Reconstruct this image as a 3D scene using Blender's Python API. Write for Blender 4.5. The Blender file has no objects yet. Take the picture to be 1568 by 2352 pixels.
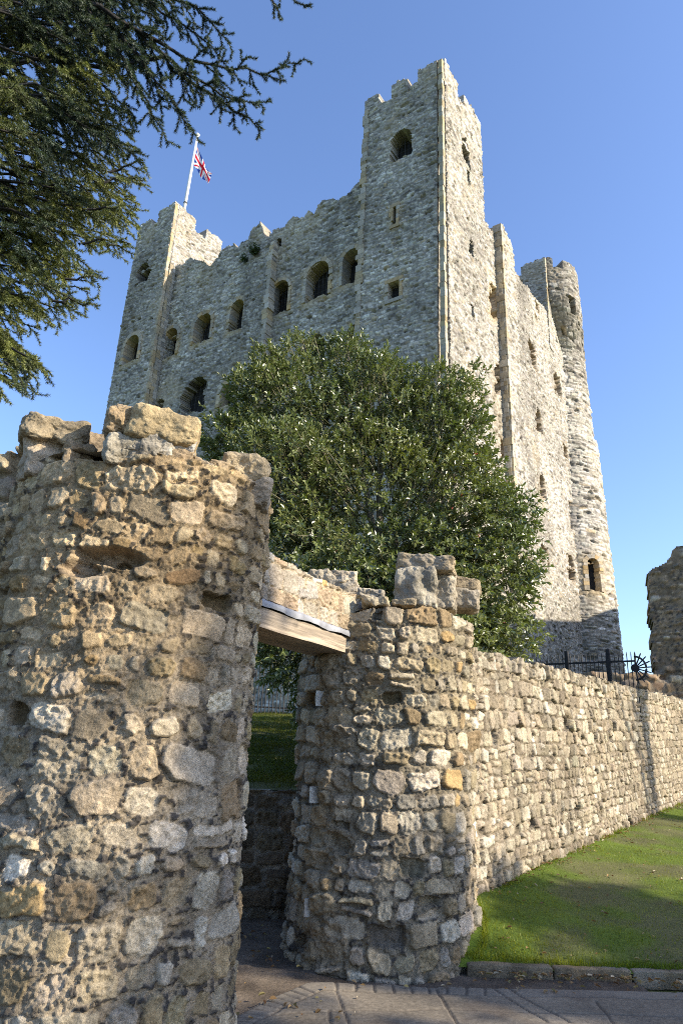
import bpy, math
import numpy as np

# ------------------------------------------------------------------ camera, sky, sun, exposure
S = bpy.context.scene
COL = S.collection
EYE = np.array([0.0, 0.0, 1.45])
PITCH, ROLL, FW = math.radians(19.1), math.radians(2.5), 1568.0
_F = np.array([0, math.cos(PITCH), math.sin(PITCH)])
_R0 = np.array([1.0, 0, 0]); _U0 = np.cross(_R0, _F)
_R = math.cos(ROLL) * _R0 + math.sin(ROLL) * _U0
_U = math.cos(ROLL) * _U0 - math.sin(ROLL) * _R0
cd = bpy.data.cameras.new("camera"); cam = bpy.data.objects.new("camera", cd); COL.objects.link(cam)
from mathutils import Matrix
M = Matrix(((_R[0], _U[0], -_F[0], EYE[0]), (_R[1], _U[1], -_F[1], EYE[1]), (_R[2], _U[2], -_F[2], EYE[2]), (0, 0, 0, 1)))
cam.matrix_world = M
cd.sensor_fit = 'HORIZONTAL'; cd.sensor_width = 24.0; cd.lens = 24.0
cd.clip_start = 0.05; cd.clip_end = 3000
S.camera = cam

SUN_AZ, SUN_EL = math.radians(107), math.radians(28)
w = bpy.data.worlds.new("World"); S.world = w; w.use_nodes = True
nt = w.node_tree
sky = nt.nodes.new('ShaderNodeTexSky'); sky.sky_type = 'NISHITA'; sky.sun_disc = False
sky.sun_elevation = SUN_EL; sky.sun_rotation = SUN_AZ
sky.air_density = 1.0; sky.dust_density = 1.0; sky.ozone_density = 2.5
tint = nt.nodes.new('ShaderNodeVectorMath'); tint.operation = 'MULTIPLY'; tint.inputs[1].default_value = (1.0, 1.06, 1.24)
nt.links.new(sky.outputs[0], tint.inputs[0]); nt.links.new(tint.outputs[0], nt.nodes['Background'].inputs[0])
nt.nodes['Background'].inputs[1].default_value = 0.15
sd = bpy.data.lights.new("sun", 'SUN'); sd.energy = 5.0; sd.angle = math.radians(0.55); sd.color = (1.0, 0.89, 0.72)
sun = bpy.data.objects.new("sun", sd); COL.objects.link(sun)
sv = np.array([math.sin(SUN_AZ) * math.cos(SUN_EL), math.cos(SUN_AZ) * math.cos(SUN_EL), math.sin(SUN_EL)])
from mathutils import Vector
sun.rotation_euler = Vector(sv).to_track_quat('Z', 'Y').to_euler()
sun.location = (12, -4, 20)
S.cycles.filter_width = 1.0; S.cycles.use_denoising = False
S.view_settings.view_transform = 'Standard'; S.view_settings.look = 'None'
S.view_settings.exposure = 0.85; S.view_settings.gamma = 1.0

# ------------------------------------------------------------------ survey helpers (photo 1568 px wide -> world)
def rayd(px, py):
    return _F * FW + (px - 784.0) * _R - (py - 1176.0) * _U
def at(px, py, dist):
    d = rayd(px, py); return EYE + d / math.hypot(d[0], d[1]) * dist
def gnd(px, py, z=0.0):
    d = rayd(px, py); return EYE + d * ((z - EYE[2]) / d[2])
_N = rayd(1014, 132); _N = _N * 36.0 / _N[2]
N0 = np.array([_N[0], _N[1], 0.0])
_a = math.radians(-55.6); E1 = np.array([math.sin(_a), math.cos(_a), 0.0])
_b = math.radians(34.4); E2 = np.array([math.sin(_b), math.cos(_b), 0.0])
BAT = 0.007
EYE0 = np.array([0, 0, 0.0])
def _k(px, py, off, n, ax):
    d = rayd(px, py); z = 20.0
    for _ in range(4):
        o = off - BAT * (37.0 - z)
        t = ((N0 + n * o) @ n) / (d @ n); P = d * t; z = P[2] + EYE[2]
    return float((P - N0) @ ax), float(z)
def kL(px, py, off=0.0): return _k(px, py, off, E2, E1)
def kR(px, py, off=0.0): return _k(px, py, off, E1, E2)

# ------------------------------------------------------------------ noise
def _hash(ix, iy, iz, seed):
    n = (ix.astype(np.int64) * 374761393 + iy.astype(np.int64) * 668265263 + iz.astype(np.int64) * 2147483647 + seed * 1274126177) & 0xffffffff
    n = ((n ^ (n >> 13)) * 1274126177) & 0xffffffff
    n = ((n ^ (n >> 16)) * 2246822519) & 0xffffffff
    n = n ^ (n >> 15)
    return (n & 0xffffff) / float(0xffffff)
def vn2(x, y, seed=0):
    x = np.asarray(x, float); y = np.asarray(y, float)
    ix = np.floor(x); iy = np.floor(y); fx = x - ix; fy = y - iy
    fx = fx * fx * (3 - 2 * fx); fy = fy * fy * (3 - 2 * fy); z = np.zeros_like(ix)
    a = _hash(ix, iy, z, seed); b = _hash(ix + 1, iy, z, seed); c = _hash(ix, iy + 1, z, seed); d = _hash(ix + 1, iy + 1, z, seed)
    return ((a * (1 - fx) + b * fx) * (1 - fy) + (c * (1 - fx) + d * fx) * fy) * 2 - 1
def vn3(p, seed=0):
    i = np.floor(p); f = p - i; f = f * f * (3 - 2 * f)
    r = 0
    for dz in (0, 1):
        for dy in (0, 1):
            for dx in (0, 1):
                wgt = (f[:, 0] if dx else 1 - f[:, 0]) * (f[:, 1] if dy else 1 - f[:, 1]) * (f[:, 2] if dz else 1 - f[:, 2])
                r = r + wgt * _hash(i[:, 0] + dx, i[:, 1] + dy, i[:, 2] + dz, seed)
    return r * 2 - 1
def fbm2(x, y, seed=0, o=4, g=0.5):
    s = 0; a = 1.0; f = 1.0
    for k in range(o):
        s = s + a * vn2(x * f + 17.3 * k, y * f - 9.1 * k, seed + k * 7); a *= g; f *= 2.03
    return s
def fbm3(p, seed=0, o=4, g=0.5):
    s = 0; a = 1.0; f = 1.0
    for k in range(o):
        s = s + a * vn3(p * f + 11.7 * k, seed + k * 7); a *= g; f *= 2.03
    return s
def sm(x, a, b):
    t = np.clip((x - a) / (b - a), 0, 1); return t * t * (3 - 2 * t)

# ------------------------------------------------------------------ objects
ORG = {}
def tag(o, label=None, cat=None, group=None, kind=None):
    if label: o['label'] = label
    if cat: o['category'] = cat
    if group: o['group'] = group
    if kind: o['kind'] = kind
    return o
def thing(name, loc, label, cat, group=None):
    o = bpy.data.objects.new(name, None); COL.objects.link(o); o.location = tuple(loc); o.empty_display_size = 0.3
    ORG[o] = np.array(loc, float)
    return tag(o, label, cat, group)
def mk(name, V, faces, mat, parent=None, col=None, smooth=True, org=None):
    """faces: list of (M,k) int arrays"""
    V = np.asarray(V, float)
    if parent is not None: o0 = ORG[parent]
    elif org is not None: o0 = np.array(org, float)
    else: o0 = np.zeros(3)
    if not isinstance(faces, list): faces = [faces]
    faces = [np.asarray(f, np.int32) for f in faces if len(f)]
    me = bpy.data.meshes.new(name)
    me.vertices.add(len(V)); me.vertices.foreach_set('co', (V - o0).astype(np.float32).ravel())
    loops = np.concatenate([f.ravel() for f in faces]); nl = len(loops)
    st = []; k = 0; sflag = []
    smooths = smooth if isinstance(smooth, (list, tuple)) else [smooth] * len(faces)
    for f, sflg in zip(faces, smooths):
        st.append(k + np.arange(len(f)) * f.shape[1]); k += f.size; sflag.append(np.full(len(f), bool(sflg)))
    st = np.concatenate(st).astype(np.int32); sflag = np.concatenate(sflag)
    me.loops.add(nl); me.loops.foreach_set('vertex_index', loops)
    me.polygons.add(len(st)); me.polygons.foreach_set('loop_start', st)
    me.update(calc_edges=True)
    me.polygons.foreach_set('use_smooth', sflag)
    if col is not None:
        at_ = me.color_attributes.new('Col', 'FLOAT_COLOR', 'POINT')
        c4 = np.ones((len(V), 4), np.float32); c4[:, :3] = np.clip(col, 0, 1); at_.data.foreach_set('color', c4.ravel())
    me.materials.append(mat)
    me.validate(clean_customdata=False)
    o = bpy.data.objects.new(name, me); COL.objects.link(o)
    if parent is not None:
        o.parent = parent; ORG[o] = ORG[parent]
    else:
        o.location = tuple(o0); ORG[o] = o0
    return o
class MB:
    """collects simple pieces into one mesh"""
    def __init__(s): s.v = []; s.q = []; s.t = []; s.c = []; s.n = 0
    def add(s, V, q=None, t=None, col=(0.5, 0.5, 0.5)):
        V = np.asarray(V, float).reshape(-1, 3); s.v.append(V)
        if q is not None and len(q): s.q.append(np.asarray(q) + s.n)
        if t is not None and len(t): s.t.append(np.asarray(t) + s.n)
        c = np.asarray(col, float)
        s.c.append(np.broadcast_to(c, V.shape) if c.ndim == 1 else c); s.n += len(V)
    def box(s, c, size, ax=None, col=(0.5, 0.5, 0.5)):
        c = np.asarray(c, float); h = np.asarray(size, float) / 2
        A = np.eye(3) if ax is None else np.asarray(ax, float)
        k = np.array([[x, y, z] for z in (-1, 1) for y in (-1, 1) for x in (-1, 1)], float) * h
        s.add(c + k @ A, [[0, 2, 3, 1], [4, 5, 7, 6], [0, 1, 5, 4], [2, 6, 7, 3], [0, 4, 6, 2], [1, 3, 7, 5]], col=col)
    def tube(s, pts, rad, n=8, col=(0.5, 0.5, 0.5), cap=True):
        pts = np.asarray(pts, float); m = len(pts); rad = np.broadcast_to(np.asarray(rad, float), (m,))
        tg = np.gradient(pts, axis=0); tg /= np.linalg.norm(tg, axis=1)[:, None] + 1e-9
        ref = np.array([0, 0, 1.0]) if abs(tg[0, 2]) < 0.9 else np.array([1.0, 0, 0])
        a = np.cross(tg, ref); a /= np.linalg.norm(a, axis=1)[:, None] + 1e-9; b = np.cross(tg, a)
        th = np.arange(n) * 2 * math.pi / n
        V = pts[:, None] + rad[:, None, None] * (a[:, None] * np.cos(th)[None, :, None] + b[:, None] * np.sin(th)[None, :, None])
        q = []
        for i in range(m - 1):
            for j in range(n):
                q.append([i * n + j, i * n + (j + 1) % n, (i + 1) * n + (j + 1) % n, (i + 1) * n + j])
        V = V.reshape(-1, 3); t = []
        if cap:
            V = np.vstack([V, pts[:1], pts[-1:]]); c0 = m * n; c1 = c0 + 1
            for j in range(n):
                t.append([c0, (j + 1) % n, j]); t.append([c1, (m - 1) * n + j, (m - 1) * n + (j + 1) % n])
        s.add(V, q, t, col)
    def build(s, name, mat, parent=None, smooth=False, org=None):
        V = np.vstack(s.v); f = []
        if s.q: f.append(np.vstack(s.q))
        if s.t: f.append(np.vstack(s.t))
        return mk(name, V, f, mat, parent, np.vstack(s.c), smooth, org)

# ------------------------------------------------------------------ materials
def mat_base(name):
    m = bpy.data.materials.new(name); m.use_nodes = True
    return m, m.node_tree, m.node_tree.nodes['Principled BSDF']
def stone_mat(name, scale=60.0, amp=0.35, bump=0.35, bdist=0.01, rough=0.92, big=6.0):
    m, t, p = mat_base(name); L = t.links
    at_ = t.nodes.new('ShaderNodeVertexColor'); at_.layer_name = 'Col'
    tc = t.nodes.new('ShaderNodeNewGeometry')
    n1 = t.nodes.new('ShaderNodeTexNoise'); n1.inputs['Scale'].default_value = scale; n1.inputs['Detail'].default_value = 8; n1.inputs['Roughness'].default_value = 0.72
    n2 = t.nodes.new('ShaderNodeTexNoise'); n2.inputs['Scale'].default_value = big; n2.inputs['Detail'].default_value = 5
    for n in (n1, n2): L.new(tc.outputs['Position'], n.inputs['Vector'])
    r1 = t.nodes.new('ShaderNodeMapRange'); r1.inputs[1].default_value = 0.3; r1.inputs[2].default_value = 0.7; r1.inputs[3].default_value = 1 - amp; r1.inputs[4].default_value = 1 + amp
    r2 = t.nodes.new('ShaderNodeMapRange'); r2.inputs[1].default_value = 0.3; r2.inputs[2].default_value = 0.7; r2.inputs[3].default_value = 1 - amp * 0.6; r2.inputs[4].default_value = 1 + amp * 0.6
    L.new(n1.outputs[0], r1.inputs[0]); L.new(n2.outputs[0], r2.inputs[0])
    mu = t.nodes.new('ShaderNodeMath'); mu.operation = 'MULTIPLY'; L.new(r1.outputs[0], mu.inputs[0]); L.new(r2.outputs[0], mu.inputs[1])
    vm = t.nodes.new('ShaderNodeVectorMath'); vm.operation = 'SCALE'
    L.new(at_.outputs[0], vm.inputs[0]); L.new(mu.outputs[0], vm.inputs['Scale']); L.new(vm.outputs[0], p.inputs['Base Color'])
    p.inputs['Roughness'].default_value = rough; p.inputs['Specular IOR Level'].default_value = 0.25
    if bump:
        b = t.nodes.new('ShaderNodeBump'); b.inputs['Strength'].default_value = bump; b.inputs['Distance'].default_value = bdist
        L.new(n1.outputs[0], b.inputs['Height']); L.new(b.outputs[0], p.inputs['Normal'])
    return m
def plain_mat(name, col, rough=0.6, metal=0.0, noise=0.15, scale=20.0, spec=0.5):
    m, t, p = mat_base(name); L = t.links
    tc = t.nodes.new('ShaderNodeNewGeometry'); n = t.nodes.new('ShaderNodeTexNoise'); n.inputs['Scale'].default_value = scale; n.inputs['Detail'].default_value = 5
    L.new(tc.outputs['Position'], n.inputs['Vector'])
    r = t.nodes.new('ShaderNodeMapRange'); r.inputs[1].default_value = 0.3; r.inputs[2].default_value = 0.7; r.inputs[3].default_value = 1 - noise; r.inputs[4].default_value = 1 + noise
    L.new(n.outputs[0], r.inputs[0])
    vm = t.nodes.new('ShaderNodeVectorMath'); vm.operation = 'SCALE'; vm.inputs[0].default_value = col
    L.new(r.outputs[0], vm.inputs['Scale']); L.new(vm.outputs[0], p.inputs['Base Color'])
    p.inputs['Roughness'].default_value = rough; p.inputs['Metallic'].default_value = metal; p.inputs['Specular IOR Level'].default_value = spec
    return m
def leaf_mat(name, rough=0.35, trans=0.2, spec=0.5, tcol=(1.3, 1.5, 0.5)):
    m, t, p = mat_base(name); L = t.links
    at_ = t.nodes.new('ShaderNodeVertexColor'); at_.layer_name = 'Col'
    L.new(at_.outputs[0], p.inputs['Base Color']); p.inputs['Roughness'].default_value = rough; p.inputs['Specular IOR Level'].default_value = spec
    tr = t.nodes.new('ShaderNodeBsdfTranslucent'); vm = t.nodes.new('ShaderNodeVectorMath'); vm.operation = 'MULTIPLY'; vm.inputs[1].default_value = tcol
    L.new(at_.outputs[0], vm.inputs[0]); L.new(vm.outputs[0], tr.inputs['Color'])
    mx = t.nodes.new('ShaderNodeMixShader'); mx.inputs[0].default_value = trans
    out = t.nodes['Material Output']
    L.new(p.outputs[0], mx.inputs[1]); L.new(tr.outputs[0], mx.inputs[2]); L.new(mx.outputs[0], out.inputs['Surface'])
    return m
M_STONE = stone_mat('rubble_stone', 95, 0.50, 0.85, 0.010, big=5)
M_KEEP = stone_mat('keep_stone', 7.0, 0.30, 0.45, 0.06, big=0.35)
M_SOIL = stone_mat('soil', 40, 0.35, 0.6, 0.02, big=2.5)
M_SLAB = stone_mat('slab_stone', 45, 0.25, 0.35, 0.006, big=2.0)
M_LEAD = plain_mat('lead', (0.26, 0.265, 0.28), 0.5, 0.0, 0.3, 9)
M_IRON = plain_mat('black_iron', (0.012, 0.013, 0.016), 0.6, 0.0, 0.2, 30)
M_DARK = plain_mat('dark_backing_sheet', (0.012, 0.011, 0.010), 0.95, 0.0, 0.3, 2)
M_WHITE = plain_mat('white_paint', (0.78, 0.77, 0.75), 0.4, 0.0, 0.05, 3)
M_STEEL = plain_mat('zinc_plate', (0.62, 0.60, 0.55), 0.45, 0.2, 0.3, 60)
M_BARK = stone_mat('bark', 30, 0.4, 0.9, 0.02, big=3)
M_HOLLY = leaf_mat('holly_leaf', 0.36, 0.12, 1.0, (1.6, 1.8, 0.4))
M_NEEDLE = leaf_mat('cedar_needle', 0.5, 0.12, 0.35, (1.5, 1.6, 0.4))
M_GRASS = leaf_mat('grass_blade', 0.5, 0.35, 0.3, (1.4, 1.4, 0.3))
M_DRY = leaf_mat('fallen_leaf', 0.7, 0.15, 0.2, (1.2, 1.0, 0.6))
M_CLOTH = leaf_mat('flag_cloth', 0.8, 0.3, 0.1, (1, 1, 1))
M_BERRY = plain_mat('red_berry', (0.45, 0.02, 0.02), 0.25, 0.0, 0.2, 20)
M_COL = stone_mat('plain_coloured', 30, 0.15, 0.2, 0.005)
M_WIRE = plain_mat('grille_wire', (0.05, 0.05, 0.05), 0.6)
M_WOOD = None
def wood_mat():
    m, t, p = mat_base('weathered_oak'); L = t.links
    at_ = t.nodes.new('ShaderNodeVertexColor'); at_.layer_name = 'Col'
    tc = t.nodes.new('ShaderNodeTexCoord'); mp = t.nodes.new('ShaderNodeMapping'); mp.inputs['Scale'].default_value = (1.5, 40, 40)
    n = t.nodes.new('ShaderNodeTexNoise'); n.inputs['Scale'].default_value = 1.6; n.inputs['Detail'].default_value = 8; n.inputs['Roughness'].default_value = 0.65
    L.new(tc.outputs['Object'], mp.inputs[0]); L.new(mp.outputs[0], n.inputs['Vector'])
    r = t.nodes.new('ShaderNodeMapRange'); r.inputs[1].default_value = 0.3; r.inputs[2].default_value = 0.7; r.inputs[3].default_value = 0.28; r.inputs[4].default_value = 1.2
    L.new(n.outputs[0], r.inputs[0]); vm = t.nodes.new('ShaderNodeVectorMath'); vm.operation = 'SCALE'
    L.new(at_.outputs[0], vm.inputs[0]); L.new(r.outputs[0], vm.inputs['Scale']); L.new(vm.outputs[0], p.inputs['Base Color'])
    b = t.nodes.new('ShaderNodeBump'); b.inputs['Strength'].default_value = 0.5; b.inputs['Distance'].default_value = 0.004
    L.new(n.outputs[0], b.inputs['Height']); L.new(b.outputs[0], p.inputs['Normal']); p.inputs['Roughness'].default_value = 0.8
    return m
M_WOOD = wood_mat()

# ------------------------------------------------------------------ rubble masonry as real relief
PAL_NEAR = np.array([[.31, .265, .19], [.36, .32, .25], [.42, .385, .315], [.245, .205, .13], [.225, .175, .11], [.50, .47, .40], [.32, .23, .12], [.28, .26, .22]])
PAL_NEAR = PAL_NEAR * np.array([1.08, 1.04, .98])
W_NEAR = np.array([.24, .26, .14, .10, .07, .05, .02, .12])
PAL_WALL = np.array([[.315, .27, .20], [.36, .315, .24], [.27, .225, .16], [.44, .40, .325], [.22, .185, .135]])
PAL_WALL = PAL_WALL * np.array([1.0, .98, .93])
W_WALL = np.array([.34, .28, .18, .10, .10])
PAL_KEEP = np.array([[.43, .405, .35], [.50, .475, .42], [.36, .335, .28], [.58, .555, .50], [.22, .20, .16], [.14, .13, .115], [.40, .33, .23]])
W_KEEP = np.array([.32, .26, .14, .10, .09, .07, .04])
def rubble(U, V, seed, hc=(.13, .23), asp=(1.0, 1.9), mort=(.008, .03), edge=.028, prot=.035, var=.02, rough=.010, tilt=.10,
           warp=(.03, 4.0, .010, 14.0), pal=PAL_NEAR, pw=W_NEAR, mcol=(.23, .19, .135), flint=0.35, holes=.03, holed=.06, wob=.03, split=.18, lo=None, grit=.010, pit=.012, rr_=(.15, .6), mlev=0.0):
    rng = np.random.default_rng(seed)
    shp = U.shape; u = U.ravel(); v = V.ravel()
    a1, f1, a2, f2 = warp
    uw = u + a1 * fbm2(u * f1, v * f1, seed + 1, 2) + a2 * vn2(u * f2, v * f2, seed + 2)
    vw = v + a1 * 0.7 * fbm2(u * f1, v * f1, seed + 3, 2) + a2 * vn2(u * f2, v * f2, seed + 4) + wob * vn2(u * 0.9, v * 0.5, seed + 5)
    v0, v1 = vw.min() - 0.01, vw.max() + .5
    hs = []
    while sum(hs) < v1 - v0: hs.append(rng.uniform(*hc))
    vb = v0 + np.concatenate([[0], np.cumsum(hs)])
    row = np.clip(np.searchsorted(vb, vw, side='right') - 1, 0, len(hs) - 1)
    u0, u1 = uw.min() - .5, uw.max() + .5
    cu = np.zeros(len(u)); ca = np.ones(len(u)); sid = np.zeros(len(u), np.int64)
    order = np.argsort(row, kind='stable'); rs = row[order]; base = 0
    starts = np.searchsorted(rs, np.arange(len(hs) + 1))
    for r in range(len(hs)):
        idx = order[starts[r]:starts[r + 1]]
        h = hs[r]; n = int((u1 - u0) / (h * asp[0] * 0.7)) + 4
        ws = h * rng.uniform(asp[0], asp[1], n) * rng.choice([.7, 1, 1, 1.15], n)
        ub = u0 - rng.uniform(0, h) + np.concatenate([[0], np.cumsum(ws)])
        if len(idx):
            k = np.clip(np.searchsorted(ub, uw[idx], side='right') - 1, 0, n - 1)
            cu[idx] = (ub[k] + ub[k + 1]) / 2; ca[idx] = ws[k] / 2; sid[idx] = base + k
        base += n
    cv = (vb[row] + vb[row + 1]) / 2; cb = (vb[row + 1] - vb[row]) / 2
    px = uw - cu; py = vw - cv
    ns = base
    # some stones are split into two thin courses
    sp = rng.random(ns) < split; spl = sp[sid] & (cb > 0.3 * hc[1])
    up = py > 0
    cb = np.where(spl, cb / 2, cb); py = np.where(spl, np.where(up, py - cb, py + cb), py); sid = np.where(spl & up, sid + ns, sid)
    ns2 = ns * 2
    m_ = rng.uniform(mort[0], mort[1], ns2)[sid]; rad = np.minimum(ca, cb) * rng.uniform(rr_[0], rr_[1], ns2)[sid]
    # each stone leans a little
    an = rng.normal(0, .10, ns2)[sid]; px, py = px + an * py, py - an * px
    qx = np.abs(px) - (ca - m_ - rad); qy = np.abs(py) - (cb - m_ - rad)
    sd_ = np.hypot(np.maximum(qx, 0), np.maximum(qy, 0)) + np.minimum(np.maximum(qx, qy), 0) - rad
    for kx_ in range(3):
        pa_ = rng.uniform(0, 6.283, ns2)[sid]; ca_, sa_ = np.cos(pa_), np.sin(pa_)
        sup = (ca - m_) * np.abs(ca_) + (cb - m_) * np.abs(sa_); ct = rng.uniform(.70, 1.05, ns2)[sid]
        sd_ = np.maximum(sd_, px * ca_ + py * sa_ - sup * ct)
    sd_ = sd_ + edge * .45 * vn2(u / (edge * 1.6), v / (edge * 1.6), seed + 11)
    pr = np.clip(-sd_ / edge, 0, 1); prof = np.sqrt(1 - (1 - pr) ** 2)
    pro = prot + rng.normal(0, var, ns2); hole = rng.random(ns2) < holes; pro[hole] = -holed
    rg = rough * rng.uniform(.4, 1.8, ns2)
    sc = 1.0 / max(edge * 2.2, 1e-3)
    fn = fbm2(u * sc, v * sc, seed + 21, 4, .55)
    crag = 1 - np.abs(fbm2(u * sc * .6 + 3, v * sc * .6, seed + 41, 3, .5)); crag = np.maximum(crag - .86, 0) * -1.3
    H = (1 - prof) * mlev + prof * (pro[sid] + (px * rng.normal(0, tilt, ns2)[sid] + py * rng.normal(0, tilt, ns2)[sid]) + rg[sid] * (fn + crag)) \
        + (1 - prof) * (grit * fbm2(u * sc * 1.1, v * sc * 1.1, seed + 31, 4, .7) - pit * sm(fbm2(u * sc * .45, v * sc * .45, seed + 35, 3), .15, .7))
    ci = rng.choice(len(pal), ns2, p=pw / pw.sum()); C = pal[ci] * rng.uniform(.80, 1.2, (ns2, 1)) * (1 + rng.normal(0, .012, (ns2, 3)))
    C[hole] *= .55; stone = C[sid] * (1 + .20 * np.clip(fn, -1.2, 1.2))[:, None]
    mc = np.array(mcol) * (1 + .25 * fbm2(u * 9, v * 9, seed + 51, 2))[:, None]
    if flint:
        fl = vn2(u * 36, v * 44, seed + 61) + .5 * vn2(u * 80, v * 80, seed + 62)
        k = sm(fl, 1 - flint - .35, 1 - flint - .15)
        k = k * sm(fbm2(u * 2.2, v * 2.2, seed + 66, 2), -.7, .2)
        mc = mc * (1 - k[:, None]) + k[:, None] * np.array([.062, .056, .050]); H = H + (1 - prof) * k * .012
    kk = sm(-sd_, -.002, edge * .35)[:, None]
    Cc = mc * (1 - kk) + stone * kk
    if lo is not None:
        Cc, H = lo(u, v, Cc, H, kk[:, 0])
    return H.reshape(shp), Cc.reshape(shp + (3,))

def panel(name, us, vs, pos, mask, rub, depth, mat, parent, smooth=True, backcol=.8, org=None):
    us = np.asarray(us); vs = np.asarray(vs); nu, nv = len(us), len(vs)
    U, V = np.meshgrid(us, vs)
    H, C = rub(U, V)
    P = pos(U, V, H).reshape(-1, 3)
    uc = (us[1:] + us[:-1]) / 2; vc = (vs[1:] + vs[:-1]) / 2
    UC, VC = np.meshgrid(uc, vc)
    mk_ = np.ones(UC.shape, bool) if mask is None else mask(UC, VC)
    idx = np.arange(nu * nv).reshape(nv, nu)
    a, b, c, d = idx[:-1, :-1], idx[:-1, 1:], idx[1:, 1:], idx[1:, :-1]
    Q = np.stack([a, b, c, d], -1)[mk_]
    D = np.broadcast_to(depth(U, V) if callable(depth) else depth, U.shape)
    B = pos(U, V, H * 0 - D).reshape(-1, 3)
    pad = np.zeros((nv + 1, nu + 1), bool); pad[1:-1, 1:-1] = mk_
    side = []
    m = pad[1:-1, 1:-1]
    for (nb, e0, e1) in ((pad[:-2, 1:-1], a, b), (pad[1:-1, 2:], b, c), (pad[2:, 1:-1], c, d), (pad[1:-1, :-2], d, a)):
        k = m & ~nb
        side.append(np.stack([e0[k], e1[k]], -1))
    side = np.vstack(side); nP = len(P)
    used, inv = np.unique(side, return_inverse=True); inv = inv.reshape(side.shape)
    Vall = np.vstack([P, P[used], B[used]]); n0 = nP; n1 = nP + len(used)
    SQ = np.stack([n0 + inv[:, 1], n0 + inv[:, 0], n1 + inv[:, 0], n1 + inv[:, 1]], -1)
    Cf = C.reshape(-1, 3); Call = np.vstack([Cf, Cf[used] * 1.0, Cf[used] * backcol])
    # drop unused verts
    faces = [Q, SQ]; allf = np.concatenate([Q.ravel(), SQ.ravel()]); uq, iv = np.unique(allf, return_inverse=True)
    nq = Q.size; Q2 = iv[:nq].reshape(-1, 4); S2 = iv[nq:].reshape(-1, 4)
    return mk(name, Vall[uq], [Q2, S2], mat, parent, Call[uq], [smooth, False], org)

def rock(c, size, rotz, seed, col=(.33, .27, .18), n=22, pw=8.0, amp=.06, rough=.02, tiltx=0.0, tilty=0.0):
    """one rough hewn block -> V,Q,C"""
    rng = np.random.default_rng(seed)
    g = np.linspace(-1, 1, n); A, B = np.meshgrid(g, g); A = A.ravel(); B = B.ravel(); one = np.ones_like(A)
    fs = [np.stack(f, -1) for f in ((A, -one, B), (-A, one, B), (one, A, B), (-one, -A, B), (A, B, one), (A, -B, -one))]
    V = np.vstack(fs); idx = np.arange(n * n).reshape(n, n)
    q = np.stack([idx[:-1, :-1], idx[:-1, 1:], idx[1:, 1:], idx[1:, :-1]], -1).reshape(-1, 4)
    Q = np.vstack([q + k * n * n for k in range(6)])
    nrm = (np.abs(V) ** pw).sum(1) ** (1 / pw); V = V / nrm[:, None]
    h = np.asarray(size) / 2; base = V * h; s0 = 1.0 / max(size)
    off = rng.uniform(0, 50, 3)
    d = fbm3(base * s0 * 2.2 + off, seed, 2) * amp * min(size) * 1.2 + fbm3(base / .07 + off, seed + 5, 4, .55) * rough
    nn = V / np.linalg.norm(V, axis=1)[:, None]
    base = base + nn * d[:, None]
    tx, ty = tiltx, tilty
    Rx = np.array([[1, 0, 0], [0, math.cos(tx), -math.sin(tx)], [0, math.sin(tx), math.cos(tx)]])
    Ry = np.array([[math.cos(ty), 0, math.sin(ty)], [0, 1, 0], [-math.sin(ty), 0, math.cos(ty)]])
    Rz = np.array([[math.cos(rotz), -math.sin(rotz), 0], [math.sin(rotz), math.cos(rotz), 0], [0, 0, 1]])
    W = base @ (Rz @ Ry @ Rx).T + np.asarray(c)
    n1 = fbm3(base / .11 + off, seed + 9, 4, .6); n2 = fbm3(base / .3 + off, seed + 13, 2)
    C = np.array(col) * (1 + .28 * n1)[:, None]; k = sm(n2, .2, .7)[:, None] * .45
    C = C * (1 - k) + k * np.array([.31, .28, .225])
    return W, Q, C

# ------------------------------------------------------------------ ground sheets
def grid_sheet(name, xs, ys, zf, cf, mat, parent=None, kind='structure', keep=None):
    X, Y = np.meshgrid(xs, ys); Z = zf(X, Y); C = cf(X, Y)
    nv, nu = X.shape; idx = np.arange(nu * nv).reshape(nv, nu)
    q = np.stack([idx[:-1, :-1], idx[:-1, 1:], idx[1:, 1:], idx[1:, :-1]], -1)
    if keep is not None:
        Xc = (X[:-1, :-1] + X[1:, 1:]) / 2; Yc = (Y[:-1, :-1] + Y[1:, 1:]) / 2; q = q[keep(Xc, Yc)]
    q = q.reshape(-1, 4); uq, iv = np.unique(q, return_inverse=True)
    o = mk(name, np.stack([X, Y, Z], -1).reshape(-1, 3)[uq], iv.reshape(-1, 4), mat, parent, C.reshape(-1, 3)[uq])
    if kind: o['kind'] = kind
    return o
GREEN = np.array([.085, .125, .012]); EARTH = np.array([.115, .09, .055])
def grass_col(X, Y, s=1.0):
    n = fbm2(X * 1.7, Y * 1.7, 301, 3); k = sm(n, -.1, .7)[..., None] * .6
    return (GREEN * s) * (1 - k) + EARTH * k
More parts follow.
